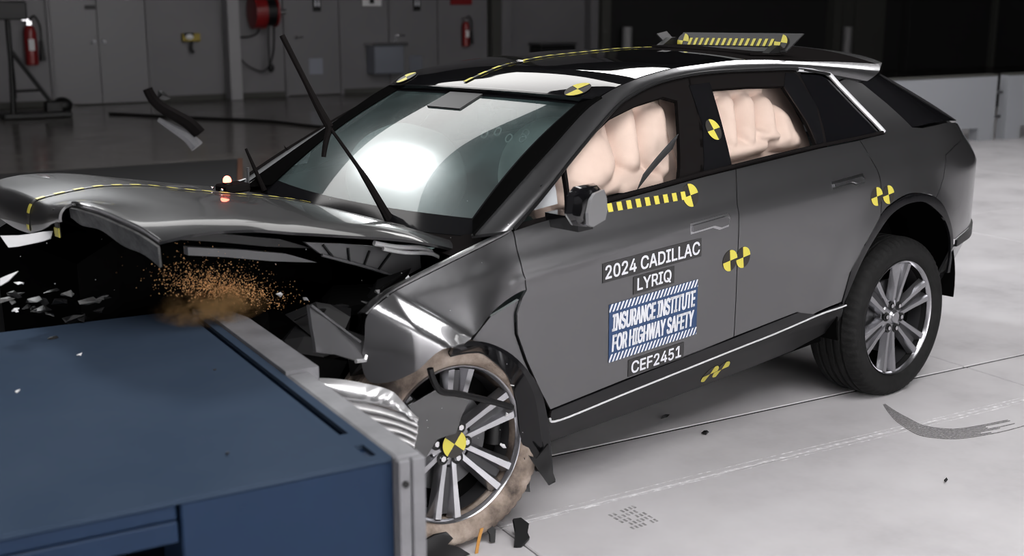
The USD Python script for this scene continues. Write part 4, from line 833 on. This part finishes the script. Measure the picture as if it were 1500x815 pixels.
lettering(C_, 'INSURANCE INSTITUTE', x0 + .014, x1 - .016, .655, .724, slant=.06, fat=.0035); lettering(C_, 'FOR HIGHWAY SAFETY', x0 + .014, x1 - .022, .575, .643, slant=.06, fat=.0035)
st = []
for zb, zt in ((z1 - .030, z1), (z0, z0 + .030)):
    for k in range(26):
        xa = x0 + (x1 - x0 + .02) * k / 26 - .004; w_ = (x1 - x0) / 26 * .5
        g = Polygon([(xa, zb), (xa + w_, zb), (xa + w_ + .016, zt), (xa + .016, zt)]).intersection(sbox(x0, z0, x1, z1))
        if g.area > 1e-6: st.append(solidify((lambda v, f: (side(v, .0034), f))(*tri_poly(g, .1)), .0006))
put(C_, 'white_stripes', join(*st), 'letter_white', smooth=False, kind='stuff')
# tape along the middle of hood and roof, roof corner targets
def strip3(fn, s0, s1, w, off, n=2):
    P = [];
    for s in np.linspace(s0, s1, n):
        p, d = fn(s), fn(s + .01) - fn(s - .01); d /= np.linalg.norm(d); c_ = np.cross(d, [0, 0, 1.]); c_ /= np.linalg.norm(c_); up = np.cross(c_, d); P.append([p + up * off - c_ * w, p + up * off + c_ * w])
    return solidify(flip(grid(P)), .001)
hfn = lambda s: hood_pt(min(s, 1.0), 0.0) if s <= 1 else droop(min((s - 1) / .12, 1.0), 0.0)
HT = put(HOOD, 'marker_tape', strip3(hfn, .10, 1.12, .011, .003, 50), 'sticker_black')
for k in range(18):
    s = .10 + 1.0 * k / 17; put(HT, 'yellow_block', strip3(hfn, s, s + .030, .011, .0045, 4), 'bright_sticker')
e_ = hood_pt(1.0, -.27); HT2 = put(HOOD, 'marker_tape', cbox(e_[0] - .035, e_[0] - .03, -.30, -.265, e_[2] - .10, e_[2] - .01), 'sticker_black'); put(HT2, 'yellow_block', cbox(e_[0] - .038, e_[0] - .034, -.302, -.263, e_[2] - .10, e_[2] - .07, .001), 'bright_sticker')
rfn = lambda s: roof_xyz(-1.66 + s * 1.4, .10 - .1 * s)
RT = put(CAR, 'marker_tape', strip3(rfn, .01, .95, .010, .004, 40), 'sticker_black')
for k in range(20):
    s = .01 + .94 * k / 20; put(RT, 'yellow_block', strip3(rfn, s, s + .026, .010, .0055, 3), 'bright_sticker')
q = rfn(.19); put(CAR, 'antenna_fin', hull([q + np.array(p) for p in ((-.06, -.02, .003), (.06, -.02, .003), (-.06, .02, .003), (.06, .02, .003), (.0, 0, .012))]), 'chrome')
for (x, y) in ((-1.645, -.575), (-1.63, .62)):
    P0 = roof_xyz(x, y)
    def rd_(r, off, a0, a1, n): return (np.array([P0 + [0, 0, off]] + [roof_xyz(x + r * math.sin(a), np.clip(y + r * math.cos(a), -.70, .70)) + [0, 0, off] for a in np.linspace(a0, a1, n)]), np.array([(0, i + 1, i) for i in range(1, n)]))
    D = put(CAR, 'target_sticker', solidify(rd_(.05, .006, 0, 2 * math.pi, 30), .002), 'sticker_black')
    for s in (0, math.pi): put(D, 'yellow_quarter', rd_(.05, .0075, s + .4, s + .4 + math.pi / 2, 10), 'bright_sticker')

# ---------------------------------------------------------------- cabin and airbags
put(CAR, 'dashboard', hull([(x, y, z) for x, z in ((-2.42, .95), (-2.40, .70), (-1.95, .72), (-1.93, .90), (-2.05, .99), (-2.3, 1.0)) for y in (-.74, .74)]), 'cabin')
put(CAR, 'cabin_floor', cbox(-2.4, .3, -.80, .80, .28, .34), 'black_matte')
def seat(x, y):
    p = put(CAR, 'seat', hull([(x + dx, y + dy, z) for dx, z in ((-.25, .45), (.28, .45), (-.27, .58), (.28, .56)) for dy in (-.25, .25)]), 'cabin')
    put(p, 'seat_back', hull([(x + dx, y + dy * k, z) for dx, z, k in ((.15, .5, 1), (.33, .5, 1), (.36, 1.15, .85), (.48, 1.15, .85)) for dy in (-.25, .25)]), 'cabin')
    put(p, 'headrest', hull([(x + dx, y + dy, z) for dx in (.42, .52) for dy in (-.13, .13) for z in (1.18, 1.36)]), 'cabin')
for y in (-.40, .40): seat(-1.35, y)
put(CAR, 'rear_bench', hull([(x, y, z) for x, z in ((-.55, .45), (.0, .45), (.2, 1.1), (.08, 1.1), (-.55, .58)) for y in (-.68, .68)]), 'cabin')
tw_ = np.array([-1.86, -.40, 1.0]); put(CAR, 'steering_wheel', tube([tw_ + np.array([.06 * math.sin(a), .19 * math.cos(a), .18 * math.sin(a)]) for a in np.linspace(0, 2 * math.pi, 40)], .017, 8), 'black_trim')
put(CAR, 'driver_airbag', dent(ball((-1.62, -.38, 1.12), (.20, .30, .27), 4), .012, 9, 1, (1, 0, 0)), 'airbag_white', smooth=True)
put(CAR, 'passenger_airbag', dent(ball((-1.85, .38, 1.10), (.26, .30, .24), 4), .015, 9, 2, (1, 0, .5)), 'airbag_white', smooth=True)
RM = put(CAR, 'inner_mirror', hull([ws(.86, -.25) + np.array([.06, dy, -.05 + dz]) + np.array([dx, 0, 0]) for dx in (0, .03) for dy in (-.11, .11) for dz in (-.03, .03)]), 'black_trim')
put(RM, 'stalk', tube([ws(.93, -.20) + np.array([.01, 0, -.02]), ws(.86, -.25) + np.array([.06, 0, -.05])], .014, 8), 'black_trim')
for u, t_ in ((.70, -.30), (.73, -.38), (.69, -.52), (.74, -.60), (.70, -.62)):
    cc_ = ws(u, t_) + np.array([.10, 0, -.06]); put(CAR, 'target_ring', tube([cc_ + .018 * np.array([math.sin(a) * .5, math.cos(a), math.sin(a) * .8]) for a in np.linspace(0, 2 * math.pi, 25)], .003, 6), 'airbag_white')
def smax(arrs, k):
    A = np.stack(arrs); return np.log(np.exp(A * k).sum(0)) / k
def curtain(axes, radii, heights, base, label, window):
    g = shapely.union_all([Polygon(window).buffer(.03), Polygon(window).buffer(.15).intersection(sbox(-1.60, .95, 9, 1.475))]); v, f = tri_poly(g, .009); hs = [np.zeros(len(v))]
    for i, (r, h) in enumerate(zip(radii, heights)):
        p, q = np.array(axes[2 * i]), np.array(axes[2 * i + 1]); k = np.clip(((v - p) @ (q - p)) / max((q - p) @ (q - p), 1e-9), 0, 1)
        d = np.linalg.norm(v - p - k[:, None] * (q - p), axis=1) / r; hs.append(h * np.sqrt(np.clip(1 - d * d, 0, 1)))
    d = smax(hs, 130) * 1.15 - .012; d = np.where(d > base - .075, base - .075 + .035 * np.tanh((d - base + .075) / .035), d); d = d + .0012 * np.sin(70 * v[:, 0] + 6 * np.sin(25 * v[:, 1])) * np.sin(40 * v[:, 1])
    m = (np.c_[v[:, 0], -(half(v[:, 0], v[:, 1]) - base + d), v[:, 1]], f)
    put(CAR, 'curtain_airbag', solidify(m, .02), 'airbag', smooth=70, label=label)
curtain(T['lobes_front'], (.145, .055, .055, .07, .038, .055, .055, .045, .05, .045), (.135, .085, .06, .10, .075, .09, .07, .06, .095, .08), .19, 'pale pink inflated side airbag filling the front window', fw)
curtain(T['lobes_rear'], (.040, .055, .055, .055, .060, .050, .050, .035, .05, .06), (.085, .09, .10, .10, .10, .085, .08, .095, .08, .07), .18, 'pale pink inflated side airbag filling the rear window', rw)
sb = np.array([(x, -.9, z) for x, z in T['belt']]); wv = np.array([.022, 0, .034])
sbs = curve(sb, 14); y_ = -(half(sbs[:, 0], sbs[:, 2]) - .034); sbs[:, 1] = y_
put(CAR, 'seat_belt', solidify(grid(np.stack([sbs - wv * .8, sbs + wv * .8], 1)), .003), 'belt', label='dark seat belt across the airbag')

# ---------------------------------------------------------------- crushed pieces between barrier and wheel (in the car's frame)
cw = lambda n_: [tuple(to_car(p)) for p in T[n_]]
nrm = to_car((1.30 - .5, 3.25 - .87, .7)) - to_car((1.30, 3.25, .7)); nrm /= np.linalg.norm(nrm)
c = [np.array(p) for p in cw('corrug')]; ln_ = np.array(cw('corrug_lines')).reshape(5, 3, 3); top_ = curve(c[:5], 60); L0 = curve(np.vstack([[c[0] + np.array([.01, 0, -.012])], ln_[0]]), 60)
lobe = np.array([top_ * (1 - k) + L0 * k + nrm[None] * (.028 * math.sin(math.pi * k) + .006 * np.sin(np.arange(60) * .9 + 5 * k)[:, None] * math.sin(math.pi * k) * np.clip((np.arange(60) - 22) / 15, 0, 1)[:, None]) for k in np.linspace(0, 1, 16)])
SH = put(CAR, 'crumpled_bumper', solidify(grid(lobe), .006), 'crumpled_bright', smooth=50, label='silver bumper sheet crumpled into ribs against the barrier')
for i in range(4):
    A_c, B_c = curve(ln_[i], 24), curve(ln_[i + 1], 24); rb_ = np.array([A_c * (1 - k) + B_c * k + nrm[None] * (.004 + .022 * math.sin(math.pi * k) ** .8) for k in np.linspace(0, 1, 9)])
    put(SH, 'rib', solidify(grid(rb_), .005), 'crumpled_foil', smooth=60)
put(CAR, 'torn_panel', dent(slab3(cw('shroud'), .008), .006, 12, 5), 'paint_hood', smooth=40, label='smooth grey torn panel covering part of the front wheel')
for n_ in ('flap', 'flap2', 'tyre_scrap'): put(CAR, 'liner_flap', dent(slab3(cw(n_), .008), .012, 30, 6), 'black_trim', smooth=40)

# ---------------------------------------------------------------- things standing on the car
t = thing('roof_target_plate', 'dark plate with yellow striped band and two round targets standing on the car roof', 'target plate', to_world((-.38, -.3, 1.56)))
def cpt(x, y, z): return to_world((x, y, z))
def plate_pts(y0, y1, z0, z1, x0=-.40, lean=.35): return [(x0 + lean * (z - 1.556) , y, z) for y, z in ((y0, z0), (y1, z0), (y1 - .0, z1), (y0, z1))]
def wquad(P, th, d=(-1, 0, 0)):
    m = slab3(P, th, np.array(d) * -1.0); return to_world(m[0]), m[1]
pq = [(-.415, .055, 1.560), (-.415, -.615, 1.560), (-.385, -.690, 1.640), (-.385, .030, 1.640)]
put(t, 'plate', wquad(pq, .008), 'placard'); E0 = np.array(pq[0]); EX = (np.array(pq[1]) - pq[0]); EZ = (np.array(pq[3]) - pq[0]); EZ = EZ - EX * (EZ @ EX) / (EX @ EX); LX = np.linalg.norm(EX)
pn = np.array([-1, 0, .37]); pn /= np.linalg.norm(pn)
def on_plate(u, w, off): return E0 + EX * u + EZ * w + pn * off
SB = put(t, 'striped_band', wquad([on_plate(u, w, .003) for u, w in ((.10, .28), (.90, .28), (.90, .68), (.10, .68))], .0015), 'sticker_black')
for k in range(15):
    u = .11 + .79 * k / 15; put(SB, 'yellow_block', wquad([on_plate(a_, w, .0045) for a_, w in ((u, .28), (u + .024, .28), (u + .038, .68), (u + .014, .68))], .001), 'bright_sticker')
for u in (.06, .945):
    r = .036; D = put(t, 'target_sticker', wquad([on_plate(u + r / LX * math.sin(a), .5 + r / np.linalg.norm(EZ) * math.cos(a), .004) for a in np.linspace(0, 2 * math.pi, 24)[:-1]], .0015), 'sticker_black')
    for s in (0.1, .1 + math.pi): put(D, 'yellow_quarter', wquad([on_plate(u, .5, .0055)] + [on_plate(u + r / LX * math.sin(a), .5 + r / np.linalg.norm(EZ) * math.cos(a), .0055) for a in np.linspace(s, s + math.pi / 2, 9)], .001), 'bright_sticker')
put(t, 'end_plate', wquad([(-.44, .085, 1.572), (-.36, .085, 1.572), (-.38, .150, 1.640), (-.46, .140, 1.636)], .006), 'placard')
bz = [roof_xyz(x, y)[2] + .004 for x in (-.62, -.40) for y in (-.58, 0)]
m = hull([(x, y, z + dz) for (x, y), z in zip(((-.62, -.58), (-.62, .03), (-.40, -.58), (-.40, .03)), bz) for dz in (0, .008)]); put(t, 'reflection_cover', (to_world(m[0]), m[1]), 'frame_black')  # matte strip added to hide the plate's mirror image in the roof
for y in (-.56, .085):
    z = roof_xyz(-.45, y)[2] + .008; m = hull([(x, y + dy, zz) for x, zz in ((-.50, z + .002), (-.36, z + .002), (-.43, z + .035), (-.40, z + .035)) for dy in (-.02, .02)]); put(t, 'foot', (to_world(m[0]), m[1]), 'black_trim')

rb = np.array(T['red_box']); hb0 = hood_pt(.32, .24)
c0 = np.array([-2.84, .10, float(hood_pt(.33, .10)[2]) + .004])
t = thing('flash_unit', 'small black box with a lit red lamp on the hood', 'lamp', to_world(c0))
def wput(p, n_, m, mt, **k): v, f = vf(m); put(p, n_, (to_world(v), f), mt, **k)
zt = c0[2] + .032
wput(t, 'box', cbox(c0[0] - .05, c0[0] + .05, c0[1] - .05, c0[1] + .05, c0[2], zt, .006), 'frame_black')
wput(t, 'lamp', ball((c0[0] - .02, c0[1], zt + .014), (.016, .016, .018), 3), 'lamp_red', smooth=True, label='glowing red lamp'); wput(t, 'lamp_collar', tube([(c0[0] - .02, c0[1], zt), (c0[0] - .02, c0[1], zt + .008)], .018, 16), 'black_trim')
for k in (-1, 1): wput(t, 'screw', ball((c0[0] - .065, c0[1] + k * .04, c0[2] + .02), .007, 1), 'chrome')

# ---------------------------------------------------------------- loose pieces
def loose(name, pts, material, label, cat, th=.008, amp=.008, seed=1, d=(0, 1, 0)):
    return solo(name, dent(slab3(pts, th, d), amp, 25, seed, (0, .7, .7)), material, label, cat, smooth=40)
loose('plastic_shard', T['white_shard'], 'white_plastic', 'flat white plastic shard flying below the hood edge at the left of the photo', 'debris')
loose('plastic_shard', T['white_shard2'], 'white_plastic', 'thin white splinter flying over the barrier at the left edge of the photo', 'debris')
fl_ = thing('flying_wiper', 'broken wiper blade flying in the dark between the wall and the hood', 'wiper', T['flying'][2])
put(fl_, 'blade', tube(curve(T['flying'], 20), np.linspace(.035, .05, 20), 8), 'frame_black'); put(fl_, 'carrier', tube(curve(np.array(T['flying'])[2:] + np.array([-.02, 0, -.09]), 16), np.linspace(.015, .05, 16), 8), 'steel_plate')
put(fl_, 'arm_joint', chunk(np.array(T['flying'][1]) + np.array([.09, 0, .02]), (.03, .03, .03), 5), 'black_trim', smooth=False)
loose('rubber_strip', T['flap3'], 'black_trim', 'small bent black rubber strip under the front tyre', 'debris', .01)
frag = np.array(T['frag']) + np.array([0, 0, .012]); loose('rubber_scrap', frag, 'black_trim', 'ragged black scrap on the floor right of the front tyre', 'debris', .012, .01, 4, (0, .6, -1))
solo('strap', solidify(grid(np.stack([curve(T['strap'], 10), curve(T['strap'], 10) + np.array([.012, 0, .0])], 1)), .003), 'orange_strap', 'narrow orange strap hanging below the front tyre', 'strap')
for i, ((x, y), lab) in enumerate(zip(T['frag_floor'][:3], ('dark crumb on the floor below the sill marker', 'dark crumb on the pale floor at lower right', 'dark crumb on the floor in the shadow of the sill'))):
    m = chunk((x, y, .012), (.014, .008, .006), 90 + i, 9); m[0][:, 2] += .001 - m[0][:, 2].min(); solo('floor_crumb', m, 'black_trim', lab, 'debris', 'dark crumbs on the floor', smooth=False)
# crumbs on the barrier top and in the air
for i, (x, y, s, lab, mt) in enumerate([(.63, 3.62, .011, 'white chip on the blue barrier top, nearest the grey plate', 'white_plastic'), (.42, 3.35, .009, 'white chip on the blue barrier top, left of the middle', 'white_plastic'), (.26, 3.46, .014, 'white chip with dark crumb at the left end of the barrier top', 'white_plastic'),
        (.76, 2.62, .008, 'dark crumb near the front edge of the barrier top', 'black_trim'), (.93, 3.28, .006, 'dark crumb beside the long slot of the barrier', 'black_trim'), (.60, 3.85, .016, 'dark crumb at the far edge of the barrier top', 'black_trim')]):
    m = chunk((x, y, HB), (s * .6, s * .4, s * .3), 120 + i, 9); m[0][:, 2] += HB + .0005 - m[0][:, 2].min(); solo('barrier_crumb', m, mt, lab, 'debris', 'crumbs on the barrier top', smooth=False)
WL = ['grey broken bracket, leftmost of the wreckage above the barrier', 'grey bent strip at the left photo edge above the barrier', 'dark twisted scrap low above the left end of the barrier', 'grey tube stub in the wreckage left of the dust', 'grey forked scrap in the middle of the wreckage above the barrier', 'flat grey piece of wreckage nearest the dust, left of it',
      'black lump low in the wreckage above the barrier edge', 'pale upright splinter high at the left of the wreckage', 'black cube-like lump lying at the far edge of the barrier', 'dark ring-shaped scrap in the middle of the wreckage', 'dark sliver just left of the orange dust', 'round pale cap at the far left of the barrier edge', 'black plate scrap between the bent strip and the forked scrap', 'small dark crumb under the orange dust at its left']
WR = [(.020, 'black_trim'), (.018, 'inner_panel'), (.018, 'black_trim'), (.013, 'black_trim'), (.016, 'inner_panel'), (.022, 'inner_panel'), (.022, 'black_trim'), (.008, 'white_plastic'), (.020, 'black_trim'), (.018, 'black_trim'), (.013, 'black_trim'), (.009, 'white_plastic'), (.024, 'black_trim'), (.012, 'black_trim')]
for i, (p, lab, (r, mt)) in enumerate(zip(T['wreck_pos'], WL, WR)):
    p = to_world(p); solo('wreck_piece', join(chunk(p, (r, r * .6, r * .35), 150 + i, 10), chunk(p + np.array([r * .9, 0, -.3 * r]), (r * .5, r * .5, r * .3), 170 + i, 8)), mt, lab, 'debris', 'wreckage above the barrier', smooth=False)
r = np.random.default_rng(5); fs = []
dp = [to_world(p) for p in T['dust_pos']]; DX = dp[2] - dp[1]; DX /= np.linalg.norm(DX)
for i in range(2800):
    u = r.normal(size=3); p = dp[0] + DX * (.10 * u[0] - .01) + np.array([-.3, .5, 0]) * .05 * u[1] + np.array([0, 0, .022 * u[2] + .055 * abs(u[1]) * r.uniform() + .02]); s = abs(r.normal()) * .0007 + .00045
    v = np.array([(1, 1, 1), (1, -1, -1), (-1, 1, -1), (-1, -1, 1)], float) * s * r.uniform(.5, 1.5, (4, 3)); fs.append((p + v, np.array([(0, 1, 2), (0, 2, 3), (0, 3, 1), (1, 3, 2)])))
solo('dust_grains', join(*fs), 'dust', 'orange grains of dust bursting up behind the barrier corner', 'dust', kind='stuff', smooth=False)
fs = []
for i in range(60):
    p = np.array([r.uniform(.2, 2.2), r.uniform(3.4, 4.6), r.uniform(.9, 1.2)]) if i < 45 else np.array([r.uniform(1.4, 2.0), 3.45, r.uniform(.3, .9)])
    s = r.uniform(.0006, .0018); fs.append((p + np.array([(1, 1, 1), (1, -1, -1), (-1, 1, -1), (-1, -1, 1)], float) * s, np.array([(0, 1, 2), (0, 2, 3), (0, 3, 1), (1, 3, 2)])))
solo('glass_crumbs', join(*fs), 'white_plastic', 'tiny pale crumbs flying around the wrecked front', 'debris', kind='stuff', smooth=False)
VC = dp[3] + np.array([.02, .0, .012])
M['dust_volume'] = usdkit.material(stage, '/World/Looks/dust_volume', {'g': ('geometry', {}), 'n': ('noise_texture', {'scale': 17, 'detail': 7, 'roughness': .65, 'distortion': .5}), 's': ('vector_math', {'math_type': 'subtract', 'vector2': VC}), 'k': ('vector_math', {'math_type': 'multiply', 'vector2': (1 / .20, 1 / .13, 1 / .065)}),
    'l': ('vector_math', {'math_type': 'length'}), 'f': ('map_range', {'from_min': .1, 'from_max': 1.0, 'to_min': 1.0, 'to_max': 0.0, 'clamp': True}), 'q': ('map_range', {'from_min': .46, 'from_max': .72, 'to_min': 0, 'to_max': 50, 'clamp': True}), 'm': ('math', {'math_type': 'multiply'}),
    'v': ('principled_volume', {'color': (.97, .58, .25), 'anisotropy': 0})}, [('g.position', 'n.vector'), ('g.position', 's.vector1'), ('s.vector', 'k.vector1'), ('k.vector', 'l.vector1'), ('l.value', 'f.value'), ('n.fac', 'q.value'), ('q.result', 'm.value1'), ('f.result', 'm.value2'), ('m.value', 'v.density')], volume='v.volume')
solo('dust_cloud', ball(VC, (.20, .13, .065), 3), 'dust_volume', 'orange puff of dust hanging behind the barrier corner', 'dust', kind='stuff', smooth=True)

# ---------------------------------------------------------------- marks on the floor
def print_mat(name, col, scale, lo, hi, stretch=(1, 1, 1)):
    M[name] = usdkit.material(stage, '/World/Looks/' + name, {'g': ('geometry', {}), 'm': ('mapping', {'scale': stretch}), 'n': ('noise_texture', {'scale': scale, 'detail': 4}), 'q': ('map_range', {'from_min': .35, 'from_max': .65, 'to_min': lo, 'to_max': hi}),
        'p': ('principled_bsdf', {'base_color': col, 'roughness': .7}), 't': ('transparent_bsdf', {}), 'x': ('mix_closure', {})},
        [('g.position', 'm.vector'), ('m.vector', 'n.vector'), ('n.fac', 'q.value'), ('q.result', 'x.fac'), ('t.BSDF', 'x.closure1'), ('p.BSDF', 'x.closure2')], surface='x.closure')
print_mat('skid_rubber', (.10, .095, .095), 60, .35, 1.0, (1, 3, 1)); print_mat('tread_rubber', (.24, .235, .235), 60, .2, .8); print_mat('scratch_paint', (.85, .84, .86), 30, -.2, 1.0)
so, si = curve([(*p, .0012) for p in T['skid_out']], 60), curve([(*p, .0012) for p in T['skid_in']], 60); sk = []
for k in range(9):
    a, b = k / 9, k / 9 + .075; end = 60 - int(18 * abs(math.sin(k * 2.3))); P0, P1 = so * (1 - a) + si * a, so * (1 - b) + si * b; sk.append(grid(np.stack([P0[:end], P1[:end]], 1)))
put(fl, 'skid_mark', flip(join(*sk)), 'skid_rubber', smooth=False, label='dark curved tyre skid mark')
q = [np.array([*p, .0012]) for p in T['tread']]; sk = []
for i in range(7):
    for j in range(5):
        if (i * 5 + j) % 7 == 3: continue
        a0, a1, b0, b1 = i / 7, i / 7 + .08, j / 5, j / 5 + .14
        B = lambda a, b: (q[0] * (1 - a) + q[1] * a) * (1 - b) + (q[3] * (1 - a) + q[2] * a) * b
        sk.append((np.array([B(a0, b0), B(a1, b0), B(a1, b1), B(a0, b1)]), np.array([(0, 2, 1), (0, 3, 2)])))
put(fl, 'tread_print', join(*[(m[0], m[1] if np.cross(m[0][m[1][0][1]] - m[0][m[1][0][0]], m[0][m[1][0][2]] - m[0][m[1][0][0]])[2] > 0 else m[1][:, ::-1]) for m in sk]), 'tread_rubber', smooth=False, label='faint tyre tread print')
scr = []
for k, (dx, w) in enumerate(((0, .008), (.03, .004), (-.022, .004))):
    xs = np.linspace(1.2, 7.5, 60); ys = 3.602 + dx + .006 * np.sin(xs * 2.1 + k); P = np.stack([np.c_[xs, ys - w, np.full(60, .001)], np.c_[xs, ys + w, np.full(60, .001)]], 1); scr.append(flip(grid(P)))
put(fl, 'scratched_line', join(*scr), 'scratch_paint', smooth=False, label='white scuffed line along the slab joint')
